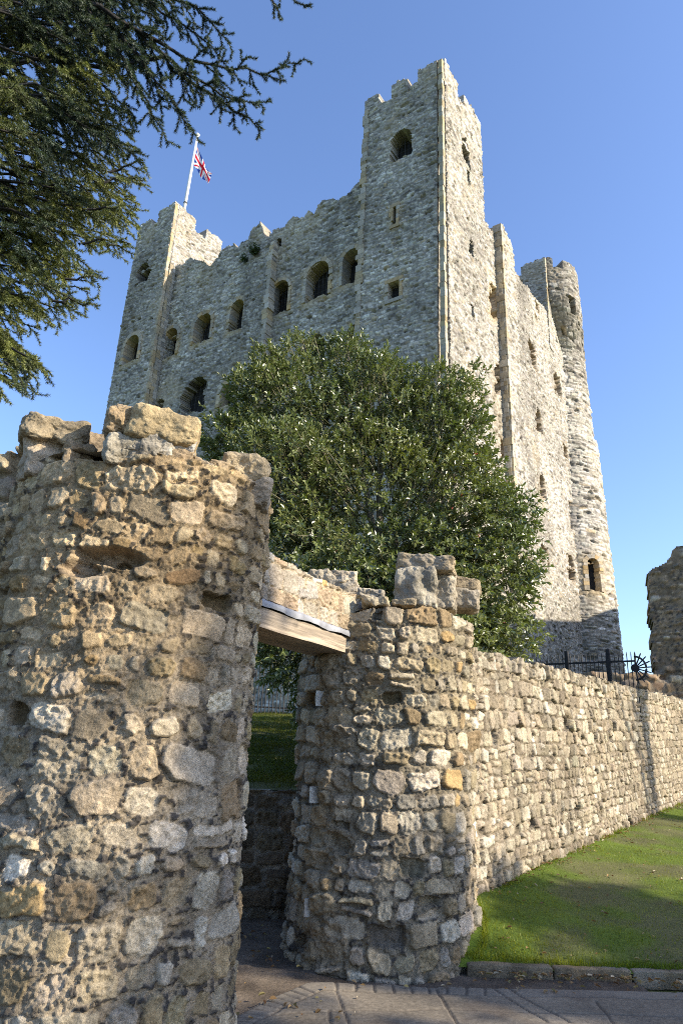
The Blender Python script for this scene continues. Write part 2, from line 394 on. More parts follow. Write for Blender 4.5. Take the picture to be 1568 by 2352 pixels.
# right wall line: from WB in direction az 35.1, climbing
WB = at(1098, 2030, 6.70); WAZ = math.radians(35.1); WD = np.array([math.sin(WAZ), math.cos(WAZ), 0]); WN = np.array([math.cos(WAZ), -math.sin(WAZ), 0])
WB0 = np.array([WB[0], WB[1], 0]) + WD * 0.0; WZ = .34; WCL = .038
def wall_s(X, Y): return (X - WB0[0]) * WD[0] + (Y - WB0[1]) * WD[1]
def wall_d(X, Y): return (X - WB0[0]) * WN[0] + (Y - WB0[1]) * WN[1]
KERB_Y = 5.62
def lawn_z(X, Y):
    d = np.maximum(wall_d(X, Y), -.6); zw = WZ + WCL * np.maximum(wall_s(X, Y), -2)
    e = np.maximum(Y - KERB_Y, 0); f = e / (e + np.maximum(d, 0.0) * 1.0 + 1e-3)
    return .036 + (zw - .036) * f ** .9 + .012 * fbm2(X * 2, Y * 2, 77, 3)
grid_sheet('ground', np.concatenate([-np.geomspace(1500, 8, 24), np.linspace(-7, 7, 15), np.geomspace(8, 1500, 24)]),
           np.concatenate([-np.geomspace(1500, 8, 24), np.linspace(-7, 7, 15), np.geomspace(8, 1500, 24)]),
           lambda X, Y: 0 * X - .06, lambda X, Y: grass_col(X * .1, Y * .1), M_SOIL)
grid_sheet('lawn', np.linspace(0.7, 20, 240), np.linspace(KERB_Y - .05, 26, 230), lawn_z, grass_col, M_SOIL,
           keep=lambda X, Y: (wall_d(X, Y) > -.25) & ((X - .42) ** 2 + (Y - 6.1) ** 2 > .4))
def bank_z(X, Y):
    t = np.clip((Y - 6.95) / 8.2, 0, None)
    z = 1.04 + 1.06 * np.minimum(t, 1) ** .95
    z = z + np.clip(Y - 15.15, 0, 60) * .012 + .03 * fbm2(X * 1.3, Y * 1.3, 88, 3)
    return z
grid_sheet('grass_bank', np.linspace(-30, 45, 300), np.linspace(7.05, 70, 260), bank_z, lambda X, Y: grass_col(X, Y, .95), M_SOIL,
           keep=lambda X, Y: wall_d(X, Y) < -.3)
def dirt_col(X, Y):
    n = fbm2(X * 3, Y * 3, 31, 4); k = sm(n, -.4, .6)[..., None]
    return np.array([.105, .082, .060]) * (1 - k) + np.array([.17, .135, .10]) * k
grid_sheet('dirt_path', np.linspace(-3.5, 2.2, 240), np.linspace(3.6, 7.2, 160), lambda X, Y: .004 + .010 * fbm2(X * 5, Y * 5, 41, 4) - .02, dirt_col, M_SOIL,
           keep=lambda X, Y: Y < 7.1)
# paving: slabs with real joints
def seg_d(X, Y, a, b):
    ax, ay = a[0], a[1]; bx, by = b[0] - a[0], b[1] - a[1]; t = np.clip(((X - ax) * bx + (Y - ay) * by) / (bx * bx + by * by + 1e-9), 0, 1)
    return np.hypot(X - ax - t * bx, Y - ay - t * by)
_z7 = lambda x, y: gnd(510 + .4 * x, 1725 + .4 * y)
_z8 = lambda x, y: gnd(1058.4 + .4835 * x, 1215.2 + .4835 * y)
EDGE = [gnd(300, 2500), _z7(20, 1568), _z7(250, 1440), _z7(480, 1345), _z7(650, 1338), _z7(900, 1352), _z7(1230, 1365), _z7(1500, 1365), gnd(1568, 2284), gnd(1900, 2290)]
EDGE2 = [gnd(390, 2500), _z7(190, 1568), _z7(380, 1470), _z7(560, 1392), _z7(660, 1392), _z7(900, 1400), _z7(1230, 1408), _z7(1500, 1412), gnd(1568, 2302), gnd(1900, 2308)]
JOINTS = [(_z7(650, 1390), _z7(735, 1600)), (_z7(735, 1600), gnd(830, 2600)), (_z7(1230, 1380), _z7(1360, 1590)), (_z7(1360, 1590), gnd(1180, 2600)), (_z7(690, 1500), _z7(1300, 1500)),
          (_z7(1300, 1500), gnd(1800, 2345)), (_z7(610, 1500), _z7(640, 1600)), (_z7(280, 1530), _z7(690, 1500)), (gnd(500, 2440), gnd(1900, 2470)), (gnd(1370, 2306), gnd(1520, 2500)), (gnd(1010, 2370), gnd(1050, 2600)), (gnd(640, 2440), gnd(700, 2600)),
          (_z8(150, 2190), _z8(420, 2352)), (_z8(200, 2180), _z8(520, 2352))]
for k in range(10):
    t0 = k / 10; A = EDGE[1] * (1 - t0) + EDGE[3] * t0; B2 = EDGE2[1] * (1 - t0) + EDGE2[3] * t0; JOINTS.append((A, B2))
for k in range(9):
    t0 = k / 8; A = EDGE[4] * (1 - t0) + EDGE[7] * t0; JOINTS.append((A, EDGE2[4] * (1 - t0) + EDGE2[7] * t0))
EX = np.array([e[0] for e in EDGE]); EY = np.array([e[1] for e in EDGE])
def pave_fields(X, Y):
    jd = np.full(X.shape, 9.0); wx = X + .012 * fbm2(X * 5, Y * 5, 5, 2); wy = Y + .012 * fbm2(X * 5, Y * 5, 6, 2)
    for a, b in JOINTS: jd = np.minimum(jd, seg_d(wx, wy, a, b))
    for L_ in (EDGE2,):
        for a, b in zip(L_[:-1], L_[1:]): jd = np.minimum(jd, seg_d(wx, wy, a, b))
    ed = np.full(X.shape, 9.0)
    for a, b in zip(EDGE[:-1], EDGE[1:]): ed = np.minimum(ed, seg_d(wx, wy, a, b))
    return jd, ed
def pave_z(X, Y):
    jd, ed = pave_fields(X, Y)
    return .012 + .009 * sm(np.minimum(jd, ed), .002, .012) + .004 * fbm2(X * 2.5, Y * 2.5, 51, 4) - .012
def pave_c(X, Y):
    jd, ed = pave_fields(X, Y); k = (sm(jd + .004 * fbm2(X * 30, Y * 30, 9, 2), .002, .011) * .62 + .38)[..., None]; n = fbm2(X * 1.6, Y * 1.6, 61, 4)
    s = np.array([.19, .160, .120]) * (1 + .22 * n + .22 * vn2(X * 70, Y * 70, 64))[..., None]; dk = sm(fbm2(X * 2.3, Y * 2.3, 62, 4), -.1, .6)[..., None] * .6
    s = s * (1 - dk) + np.array([.12, .092, .068]) * dk
    lip = (sm(ed, .18, .10) * sm(ed, -.01, .02))[..., None] * .5; s = s * (1 - lip) + lip * np.array([.20, .18, .15])
    return np.array([.075, .06, .048]) * (1 - k) + s * k
def pave_keep(X, Y):
    ye = np.interp(X, EX, EY); return Y < ye
grid_sheet('pavement', np.linspace(-1.0, 4.0, 500), np.linspace(2.2, 6.0, 420), pave_z, pave_c, M_SLAB, keep=pave_keep)
grid_sheet('road', np.linspace(-12, 16, 57), np.linspace(-14, 3.4, 36), lambda X, Y: 0 * X - .022, lambda X, Y: np.array([.06, .058, .055]) * (1 + .2 * fbm2(X, Y, 3, 3))[..., None], M_SLAB)

# kerb stones at the lawn edge
kx = [gnd(1085, 2257)[0], gnd(1290, 2263)[0], gnd(1469, 2263)[0], 3.05, 3.75, 4.5, 5.3]
for i in range(len(kx) - 1):
    L0 = kx[i + 1] - kx[i] - .012; y = 5.60 + .008 * i
    V, Q, C = rock(((kx[i] + kx[i + 1]) / 2, y, .0), (L0, .085, .11), .012, 900 + i, (.18, .145, .095), 30, 16, .02, .006)
    o = mk('kerb_stone', V, Q, M_STONE, None, C, True, ((kx[i] + kx[i + 1]) / 2, y, -.05))
    tag(o, ['short tan kerb stone at the foot of the round stone pier', 'long tan kerb stone second from the round pier, between two joints', 'tan kerb stone along the grass, third from the round pier'][min(i, 2)] if i < 3 else ['fourth kerb stone from the pier at the lawn edge', 'fifth kerb stone from the pier at the lawn edge', 'sixth kerb stone from the pier at the lawn edge'][i - 3], 'kerb stone', 'kerb stones along the lawn edge')

# ------------------------------------------------------------------ castle keep
ZB = 1.9
keep = thing('castle_keep', N0 + np.array([0, 0, ZB]), 'huge ruined square grey stone castle keep with tall corner turrets', 'castle')
def posL(off, b=1.0):
    return lambda U, V, H: (N0 + E1 * U[..., None] + E2 * (off - H - b * BAT * (37.0 - V))[..., None] + np.array([0, 0, 1.0]) * V[..., None])
def posR(off, b=1.0):
    return lambda U, V, H: (N0 + E2 * U[..., None] + E1 * (off - H - b * BAT * (37.0 - V))[..., None] + np.array([0, 0, 1.0]) * V[..., None])
def opening(k, off, x0, x1, y0, y1, arch=True, **kw):
    f = kL if k == 'L' else kR; ym = (y0 + y1) / 2; xm = (x0 + x1) / 2
    ua = f(x0, ym, off)[0]; ub = f(x1, ym, off)[0]; lo_, hi_ = min(ua, ub), max(ua, ub)
    zt = f(xm, y0, off)[1]; zb = f(xm, y1, off)[1]
    return dict(u0=lo_, u1=hi_, z0=zb, z1=zt, arch=arch, **kw)
LO, RO = .85, .43          # how far the curtain faces lie behind the turret faces
WINS = {
 'tL': [opening('L', 0, 896, 945, 298, 362, True, sur=0, rag=.05, grille=1), opening('L', 0, 902, 912, 476, 516, False, sur=1), opening('L', 0, 891, 919, 648, 686, False, sur=1, grille=1)],
 'fL': [opening('L', 0, 317, 342, 606, 648, True, sur=0, rag=.22), opening('L', 0, 287, 319, 772, 829, True, sur=2)],
 'wL': [opening('L', LO, 375, 407, 756, 818, True, sur=2, grille=1), opening('L', LO, 447, 485, 722, 783, True, sur=2, grille=1), opening('L', LO, 529, 560, 690, 755, True, sur=2),
        opening('L', LO, 622, 663, 646, 720, True, sur=1, rag=.08, grille=1), opening('L', LO, 704, 756, 602, 684, True, sur=2, rag=.10, grille=1), opening('L', LO, 787, 830, 572, 647, True, sur=2),
        opening('L', LO, 691, 745, 768, 850, True, sur=0), opening('L', LO, 797, 826, 746, 815, True, sur=2), opening('L', LO, 598, 640, 806, 880, True, sur=0),
        opening('L', LO, 420, 470, 872, 946, True, sur=0, rag=.25, grille=1), opening('L', LO, 357, 376, 915, 950, True, sur=0, rag=.1), opening('L', LO, 506, 536, 882, 930, True, sur=2), opening('L', LO, 635, 647, 546, 566, False, sur=0, rag=.1)],
 'tR': [opening('R', 0, 1060, 1078, 317, 375, True, sur=0, rag=.18), opening('R', 0, 1073, 1078, 394, 426, False, sur=0, rag=.06), opening('R', 0, 1079, 1085, 551, 583, False, sur=0, rag=.06), opening('R', 0, 1082, 1088, 701, 728, False, sur=0, rag=.06)],
 'wR': [opening('R', RO, 1125, 1143, 656, 728, True, sur=3, rag=.25, shallow=.55), opening('R', RO, 1138, 1160, 838, 906, True, sur=0, rag=.35, shallow=.5), opening('R', RO, 1216, 1230, 788, 838, True, sur=0, rag=.3, shallow=.3),
        opening('R', RO, 1274, 1288, 862, 908, True, sur=0, rag=.25, shallow=.4), opening('R', RO, 1230, 1244, 946, 992, True, sur=0, rag=.2, shallow=.45), opening('R', RO, 1150, 1157, 1009, 1056, False, sur=0, rag=.12, shallow=.5),
        opening('R', RO, 1240, 1251, 1096, 1142, True, sur=0, rag=.2, shallow=.5), opening('R', RO, 1294, 1302, 1026, 1050, False, sur=0, rag=.1, shallow=.4), opening('R', RO, 1308, 1322, 1155, 1216, False, sur=0, rag=.14, shallow=.5),
        opening('R', RO, 1243, 1259, 1250, 1292, True, sur=0, rag=.25, shallow=.45), opening('R', RO, 1303, 1320, 1277, 1334, True, sur=0, rag=.2, shallow=.5), opening('R', RO, 1230, 1236, 697, 713, False, rag=.1, sur=0, shallow=.4),
        opening('R', RO, 1261, 1266, 741, 755, False, rag=.08, sur=0, shallow=.4), opening('R', RO, 1228, 1233, 724, 733, False, rag=.08, sur=0, shallow=.3), opening('R', RO, 1166, 1171, 655, 668, False, rag=.08, sur=0, shallow=.3)]}
def sdf_open(o, U, V):
    uc = (o['u0'] + o['u1']) / 2; hw = (o['u1'] - o['u0']) / 2
    zs = o['z1'] - hw * (1.0 if o['arch'] else 0); z0 = o['z0']
    d1 = np.maximum(np.abs(U - uc) - hw, np.maximum(z0 - V, V - zs))
    if o['arch']:
        d1 = np.minimum(d1, np.maximum(np.hypot(U - uc, V - zs) - hw, zs - .05 - V))
    r = o.get('rag', .03)
    return d1 + r * fbm2(U * 1.9, V * 1.9, 71, 3, .6)
def keep_rub(seed, wins=(), off=0, shade=1.0, hc=(.095, .20), tint=None):
    def lo(u, v, C, H, k):
        n = fbm2(u * .25, v * .18, seed + 90, 3); C = C * (1 + .25 * n)[:, None]
        yl = sm(fbm2(u * .35 + 9, v * .22, seed + 93, 3), .45, .9)[:, None] * .35; C = C * (1 - yl) + yl * np.array([.40, .33, .22])
        st = sm(fbm2(u * 1.3, v * .10, seed + 95, 3), .2, .8)[:, None] * .42; C = C * (1 - st) + st * C * .58
        for o in wins:
            d = sdf_open(o, u, v)
            if o.get('sur'):
                kk = sm(d, .55, .1)[:, None] * (.55 if o['sur'] > 1 else .3); C = C * (1 - kk) + kk * np.array([.46, .36, .21])
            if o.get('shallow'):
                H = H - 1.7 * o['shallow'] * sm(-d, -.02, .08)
                kk = sm(-d, -.12, .02)[:, None] * .5; C = C * (1 - kk) + kk * np.array([.38, .27, .14]); kk = sm(-d, .0, .12)[:, None] * .8; C = C * (1 - kk) + kk * np.array([.12, .085, .05])  # recess interior painted dark brown to read as a deep shaded hole
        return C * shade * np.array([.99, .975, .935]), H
    return lambda U, V: rubble(U, V, seed, hc=hc, asp=(1.2, 2.8), mort=(.0, .035), edge=.04, prot=.032, var=.026, rough=.014, tilt=.12, warp=(.05, 1.2, .03, 5.0), pal=PAL_KEEP, pw=W_KEEP,
                               mcol=(.27, .25, .22), flint=0, holes=.085, holed=.13, wob=.10, split=.3, lo=lo, grit=.02)
def top_prof(pts, amp=.22, seed=0):
    pts = sorted(pts); x = np.array([p[0] for p in pts]); y = np.array([p[1] for p in pts])
    def f(u): return np.interp(u, x, y) + amp * fbm2(u * 1.6, u * 0 + seed, 55 + seed, 3, .6) + amp * .5 * np.round(2 * vn2(u * 2.2, u * 0 + 3.3, 57 + seed)) / 2
    return f
def merlons(segs, zlow, amp=.10, seed=1):
    def f(u):
        z = np.full(u.shape, zlow)
        for a, b, zz in segs: z = np.where((u >= a) & (u <= b), zz, z)
        return z + amp * fbm2(u * 2.5, u * 0 + seed, 65 + seed, 3)
    return f
def face_mask(top, wins, ulo=-1e9):
    def f(U, V):
        m = V < top(U)
        for o in wins:
            if o.get('shallow'): continue
            m &= ~((sdf_open(o, U, V) < 0) & (U < o.get('clip', 1e9)))
        return m
    return f
RS = .055
def ar(a, b, s=RS): return np.linspace(a, b, max(2, int(round((b - a) / s)) + 1))
TW = 4.92       # near turret width on the shaded side
TR = 5.45       # near turret width on the sunny side
LL = 24.55; FA = 20.75
p = panel
def face_depth(z=.9): return z
turret = panel('turret', ar(.30, TW), ar(ZB, 37.9), posL(0), face_mask(merlons([(.30, 1.45, 37.5), (2.1, 3.15, 37.5), (4.0, TW + .1, 37.35)], 36.55), WINS['tL']), keep_rub(101, WINS['tL']), .9, M_KEEP, keep)
panel('turret', ar(.34, TR), ar(ZB, 38.9), posR(0), face_mask(merlons([(.3, 2.05, 37.75), (3.0, TR + .1, 37.9)], 36.9), WINS['tR']), keep_rub(102, WINS['tR']), .9, M_KEEP, keep)
# its two hidden sides
panel('turret', ar(0.05, TR, .2), ar(30.5, 37.9, .2), lambda U, V, H: N0 + E2 * U[..., None] + E1 * (TW - .02 + H * .5 - .12)[..., None] + np.array([0, 0, 1.]) * V[..., None], face_mask(merlons([(0, 1.6, 37.4), (2.4, 3.4, 37.4), (4.3, 6, 37.4)], 36.6), []), keep_rub(103), .7, M_KEEP, keep)
panel('turret', ar(0.05, TW, .2), ar(30.5, 37.9, .2), lambda U, V, H: N0 + E1 * U[..., None] + E2 * (TR - .02 + H * .5 - .12)[..., None] + np.array([0, 0, 1.]) * V[..., None], face_mask(merlons([(0, 1.6, 37.4), (2.4, 3.4, 37.4), (4.3, 6, 37.4)], 36.6), []), keep_rub(104), .7, M_KEEP, keep)
# shaded curtain
ltop = [(FA - .3, 32.75), (18.9, 32.75), (18.3, 32.4), (17.3, 31.45), (16.9, 31.9), (16.4, 32.4), (15.6, 32.2), (14.8, 31.8), (14.1, 31.95), (13.9, 32.6), (13.2, 33.0), (12.9, 32.4), (12.6, 31.6), (11.4, 31.75), (10.6, 32.05), (9.6, 31.7), (8.8, 31.8), (8.5, 32.25), (7.8, 32.1), (7.3, 31.6), (6.2, 32.1), (5.3, 32.3), (4.5, 32.4)]
panel('wall', ar(TW - .25, FA + .25), ar(ZB, 33.9), posL(LO), face_mask(top_prof(ltop, .20, 2), WINS['wL']), keep_rub(105, WINS['wL']), 1.0, M_KEEP, keep)
# pilaster in the middle of it
panel('pilaster', ar(11.42, 13.35), ar(ZB, 33.3), posL(LO - .42), face_mask(top_prof([(11.4, 30.1), (11.9, 30.6), (12.3, 31.0), (12.8, 30.6), (13.4, 30.0)], .3, 4), []), keep_rub(106), .9, M_KEEP, keep)
# flag turret
panel('turret', ar(FA + .02, LL), ar(ZB, 38.4), posL(0), face_mask(merlons([(FA, 22.45, 37.75), (23.15, LL + .1, 37.35)], 36.75), WINS['fL']), keep_rub(107, WINS['fL']), .9, M_KEEP, keep)
panel('turret', ar(.36, 4.75), ar(ZB, 38.3), lambda U, V, H: N0 + E2 * (U - BAT * (37 - V))[..., None] + E1 * (FA - H)[..., None] + np.array([0, 0, 1.]) * V[..., None],
      face_mask(merlons([(0, 2.0, 37.7), (3.1, 5, 37.75)], 36.8), []), keep_rub(108), .8, M_KEEP, keep)
panel('turret', ar(0.05, 4.6, .2), ar(30.5, 37.9, .2), lambda U, V, H: N0 + E2 * U[..., None] + E1 * (LL - .05 + H * .5)[..., None] + np.array([0, 0, 1.]) * V[..., None], face_mask(merlons([(0, 1.6, 37.4), (2.4, 5, 37.4)], 36.6), []), keep_rub(109), .7, M_KEEP, keep)
panel('turret', ar(FA, LL, .2), ar(30.5, 37.9, .2), lambda U, V, H: N0 + E1 * U[..., None] + E2 * (4.7 + H * .5)[..., None] + np.array([0, 0, 1.]) * V[..., None], face_mask(merlons([(FA, FA + 1.3, 37.4), (FA + 2.2, LL, 37.4)], 36.6), []), keep_rub(110), .7, M_KEEP, keep)
panel('wall', ar(0.05, 24, .3), ar(ZB, 31, .3), lambda U, V, H: N0 + E2 * U[..., None] + E1 * (LL - .05 + H * .5 + .25)[..., None] + np.array([0, 0, 1.]) * V[..., None], None, keep_rub(111), .9, M_KEEP, keep)
# sunny curtain
RB = 18.5       # corner of the far turret
rtop = [(TR - .3, 31.0), (6.1, 31.6), (7.3, 31.75), (8.3, 31.9), (10.4, 31.9), (10.9, 31.5), (12.6, 31.5), (14.9, 31.95), (17.8, 32.5), (19.0, 32.7), (21, 33.9), (23, 34.0)]
panel('wall', ar(TR - .2, 23.2), ar(ZB, 34.4), posR(RO), face_mask(top_prof(rtop, .10, 6), WINS['wR']), keep_rub(112, WINS['wR']), 1.0, M_KEEP, keep)
panel('pilaster', ar(8.12, 10.4), ar(ZB, 33.6), posR(0.02), face_mask(top_prof([(8, 32.2), (8.5, 32.7), (9.6, 32.4), (10.4, 31.9)], .25, 8), []), keep_rub(113), .9, M_KEEP, keep)
# far turret: shaded flat side, then the round drum
panel('turret', ar(.3, 4.6), ar(29.5, 38.2), posL(RB), face_mask(merlons([(.2, 2.2, 37.4), (3.3, 5, 37.4)], 36.6), []), keep_rub(114), .8, M_KEEP, keep)
RC, RR = np.array([2.1, 24.0]), 2.6
def pos_drum(U, V, H):
    r = RR + H + np.where(V < 24.0, .22, 0) + .026 * (37 - V); th = U / RR
    k = sm(V, 30.5, 34.5); c1 = 2.1 * (1 - k) + 1.35 * k; c2 = 24.0 * (1 - k) + 21.2 * k
    return N0 + E1 * (c1 - r * np.cos(th))[..., None] + E2 * (c2 + r * np.sin(th))[..., None] + np.array([0, 0, 1.]) * V[..., None]
def drum_uv(px, py):
    d = rayd(px, py); best = None
    ths = np.linspace(-1.4, 1.2, 500); zs = 20.0
    for _ in range(8):
        r = RR + .026 * (37 - zs) + (.22 if zs < 24 else 0)
        P = N0[None] + E1 * (RC[0] - r * np.cos(ths))[:, None] + E2 * (RC[1] + r * np.sin(ths))[:, None]
        az = np.arctan2(P[:, 0], P[:, 1]); a0 = math.atan2(d[0], d[1]); ra = np.hypot(P[:, 0], P[:, 1]); k = np.argmin(np.abs(az - a0) * 100 + ra * .01)
        zs = EYE[2] + d[2] * ra[k] / math.hypot(d[0], d[1])
    return ths[k] * RR, zs
def dopen(x0, x1, y0, y1, arch, **kw):
    ua = drum_uv(x0, (y0 + y1) / 2)[0]; ub = drum_uv(x1, (y0 + y1) / 2)[0]; zt = drum_uv((x0 + x1) / 2, y0)[1]; zb = drum_uv((x0 + x1) / 2, y1)[1]
    return dict(u0=min(ua, ub), u1=max(ua, ub), z0=zb, z1=zt, arch=arch, **kw)
WD_ = [dopen(1309, 1322, 731, 758, False, sur=0, rag=.04), dopen(1289, 1300, 773, 785, False, sur=0, rag=.08, shallow=.6), dopen(1349, 1377, 1282, 1357, True, sur=2, rag=.06)]
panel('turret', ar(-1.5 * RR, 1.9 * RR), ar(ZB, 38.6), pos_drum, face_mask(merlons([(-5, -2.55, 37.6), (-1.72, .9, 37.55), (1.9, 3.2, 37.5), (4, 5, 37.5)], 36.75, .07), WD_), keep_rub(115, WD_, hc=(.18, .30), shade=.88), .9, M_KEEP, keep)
# yellowish dressed quoins and nook shafts at the turret corners
def quoin(P0, ax, ay, z0, z1, seed, w_=.24, grooves=True):
    """slender corner shaft of dressed blocks"""
    rng = np.random.default_rng(seed); b = MB(); z = z0
    while z < z1:
        h = rng.uniform(.28, .52); h = min(h, z1 - z)
        s = w_ + rng.uniform(-.05, .03); k = rng.uniform(.75, 1.15); yl = rng.random()
        c = (np.array([.41, .37, .29]) * (1 - yl) + np.array([.42, .32, .17]) * yl) * k
        o = rng.normal(0, .012, 2); bt = BAT * (37 - (z + h / 2))
        b.box(P0 + ax * (s / 2 + o[0] - bt) + ay * (s / 2 + o[1] - bt) + np.array([0, 0, z + h / 2]), (s, s, h - .008), [ax, ay, [0, 0, 1]], c); z += h
    return b.build('quoin', M_KEEP, keep)
quoin(N0, E1, E2, ZB, 37.45, 1, .25)
quoin(N0 + E1 * FA, E1, E2, ZB, 37.7, 2, .24)
quoin(N0 + E2 * RB + E1 * .3, E1, E2, 32.4, 37.5, 3, .2)
def jamb_strip(Pf, u0, u1, z0, z1, seed, thick=.03):
    rng = np.random.default_rng(seed); b = MB(); z = z0
    while z < z1:
        h = min(rng.uniform(.25, .45), z1 - z); k = rng.uniform(.75, 1.15); yl = rng.random() ** 1.3
        c = (np.array([.42, .39, .33]) * (1 - yl) + np.array([.42, .33, .19]) * yl) * k
        b.add(*Pf(u0 + rng.uniform(-.06, .06), u1 + rng.uniform(-.12, .12), z, z + h - .012, thick), col=c); z += h
    return b.build('quoin', M_KEEP, keep)
def slabL(off):
    pf = posL(off)
    def f(u0, u1, z0, z1, t):
        U = np.array([u0, u1, u1, u0, u0, u1, u1, u0]); V = np.array([z0, z0, z1, z1] * 2); H = np.array([t] * 4 + [-.5] * 4) + .05
        return pf(U, V, H), [[0, 3, 2, 1], [4, 5, 6, 7], [0, 1, 5, 4], [1, 2, 6, 5], [2, 3, 7, 6], [3, 0, 4, 7]]
    return f
def slabR(off):
    pf = posR(off)
    def f(u0, u1, z0, z1, t):
        U = np.array([u0, u1, u1, u0, u0, u1, u1, u0]); V = np.array([z0, z0, z1, z1] * 2); H = np.array([t] * 4 + [-.5] * 4) + .05
        return pf(U, V, H), [[0, 1, 2, 3], [7, 6, 5, 4], [0, 4, 5, 1], [1, 5, 6, 2], [2, 6, 7, 3], [3, 7, 4, 0]]
    return f
jamb_strip(slabL(LO - .42), 11.38, 11.70, ZB, 30.4, 11)
jamb_strip(slabR(0.02), 8.05, 8.36, ZB, 32.4, 12)
jamb_strip(slabL(0), TW - .30, TW + .02, ZB, 36.5, 13, .02)
# yellow stone lining the recess beside the flag turret and the sunny pilaster
def ret_strip(ax_u, u, ax_v, v0, v1, z0, z1, seed, sgn):
    rng = np.random.default_rng(seed); b = MB(); z = z0
    while z < z1:
        h = min(rng.uniform(.22, .42), z1 - z); k = rng.uniform(.7, 1.1); yl = rng.random() ** 1.3; bt = BAT * (37 - z)
        c = (np.array([.39, .365, .31]) * (1 - yl) + np.array([.40, .32, .19]) * yl) * k; sp_w = v0 + (v1 - v0) * rng.uniform(.35, .7); c2 = np.array([.34, .32, .275]) * rng.uniform(.55, 1.25)
        b.box(N0 + ax_u * u + ax_v * ((sp_w + v1) / 2 + .006 - bt) + np.array([0, 0, z + h / 2]), (.05 + rng.uniform(0, .04), v1 - sp_w - .012, h - .02), [ax_u, ax_v, [0, 0, 1]], c2)
        v1_ = v1; v1m = sp_w
        b.box(N0 + ax_u * u + ax_v * ((v0 + v1m) / 2 - bt) + np.array([0, 0, z + h / 2]), (.06 + rng.uniform(0, .03), v1m - v0, h - .012), [ax_u, ax_v, [0, 0, 1]], c); z += h
    return b.build('quoin', M_KEEP, keep)
ret_strip(E1, FA - .06, E2, .28, .80, ZB, 32.6, 21, 1)
ret_strip(E2, 8.06, E1, 0.06, .46, ZB, 32.0, 22, 1)
# windows: near-black sheet painted as the unlit interior, dressed surround, grille
def make_window(o, pf, flip, label=None):
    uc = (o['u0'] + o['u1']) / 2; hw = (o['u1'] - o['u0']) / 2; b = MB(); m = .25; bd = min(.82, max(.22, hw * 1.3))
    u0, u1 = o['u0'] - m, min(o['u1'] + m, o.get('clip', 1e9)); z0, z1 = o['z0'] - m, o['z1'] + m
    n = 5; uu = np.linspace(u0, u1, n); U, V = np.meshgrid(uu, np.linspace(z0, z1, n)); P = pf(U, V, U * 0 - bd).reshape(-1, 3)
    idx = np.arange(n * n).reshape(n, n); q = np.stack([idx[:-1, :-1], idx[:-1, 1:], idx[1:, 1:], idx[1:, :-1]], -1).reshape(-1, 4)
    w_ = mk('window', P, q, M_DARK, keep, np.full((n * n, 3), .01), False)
    zs = o['z1'] - hw * (1.0 if o['arch'] else 0)
    if o.get('sur', 0) >= 1:
        rng = np.random.default_rng(int(abs(uc * 100)) + 3); b = MB(); t = .22 if o['sur'] >= 2 else .16; ins = .03
        def blk(ring):
            ring = np.asarray(ring); U = np.concatenate([ring[:, 0]] * 2); V = np.concatenate([ring[:, 1]] * 2); H = np.concatenate([np.full(4, .085), np.full(4, -bd * (.8 if o['sur'] > 1 else .15))])
            yl = rng.random() ** 1.5; c = (np.array([.40, .37, .31]) * (1 - yl) + np.array([.48, .34, .16]) * yl) * rng.uniform(.75, 1.1)
            b.add(pf(U, V, H), [[0, 1, 2, 3], [7, 6, 5, 4], [0, 4, 5, 1], [1, 5, 6, 2], [2, 6, 7, 3], [3, 7, 4, 0]], col=c)
        for sgn in (-1, 1):
            z = o['z0']
            while z < zs - .05:
                h = min(rng.uniform(.2, .34), zs - z); e = t + rng.uniform(-.03, .10); i0 = uc + sgn * (hw - ins); i1 = uc + sgn * (hw + e - .05)
                if max(i0, i1) < o.get('clip', 1e9) and rng.random() < .93: blk([(i0, z), (i1, z), (i1, z + h - .012), (i0, z + h - .012)])
                z += h
        if o['arch']:
            na = max(7, int(hw * 9)) 
            for k in range(na):
                a0 = math.pi * k / na; a1 = math.pi * (k + .94) / na; ra, rb = hw - ins, hw + t + rng.uniform(-.03, .05)
                if rng.random() < .95 and uc + rb * math.cos(a0) < o.get('clip', 1e9):
                    blk([(uc + r * math.cos(a), zs + r * math.sin(a)) for r, a in ((ra, a0), (rb, a0), (rb, a1), (ra, a1))])
        else:
            blk([(uc - hw - t, o['z0'] - .2), (uc + hw + t, o['z0'] - .2), (uc + hw + t, o['z0'] + .005), (uc - hw - t, o['z0'] + .005)])
            blk([(uc - hw - t, zs), (uc + hw + t, zs), (uc + hw + t, zs + .22), (uc - hw - t, zs + .22)])
        if not b.v: return
        s_ = b.build('surround', M_KEEP, None); s_.parent = w_; s_.location = (0, 0, 0)
        s_.data.vertices.foreach_set('co', (np.vstack(b.v) - ORG[keep]).astype(np.float32).ravel()); ORG[s_] = ORG[keep]
    if o.get('grille'):
        b = MB()
        for k in range(1, 6):
            uk = o['u0'] + (o['u1'] - o['u0']) * k / 6; pp = pf(np.array([uk, uk]), np.array([o['z0'], o['z1']]), np.array([-bd * .6, -bd * .6])); b.tube(pp, .010, 4)
        nz = int((o['z1'] - o['z0']) / .42)
        for k in range(1, nz):
            zk = o['z0'] + (o['z1'] - o['z0']) * k / nz; pp = pf(np.array([o['u0'], o['u1']]), np.array([zk, zk]), np.array([-bd * .63, -bd * .63])); b.tube(pp, .010, 4)
        g_ = b.build('grille', M_WIRE, None); g_.parent = w_
        g_.data.vertices.foreach_set('co', (np.vstack(b.v) - ORG[keep]).astype(np.float32).ravel()); ORG[g_] = ORG[keep]
for k, pf in (('tL', posL(0)), ('fL', posL(0)), ('wL', posL(LO)), ('tR', posR(0)), ('wR', posR(RO))):
    for o in WINS[k]:
        if not o.get('shallow'): make_window(o, pf, False)
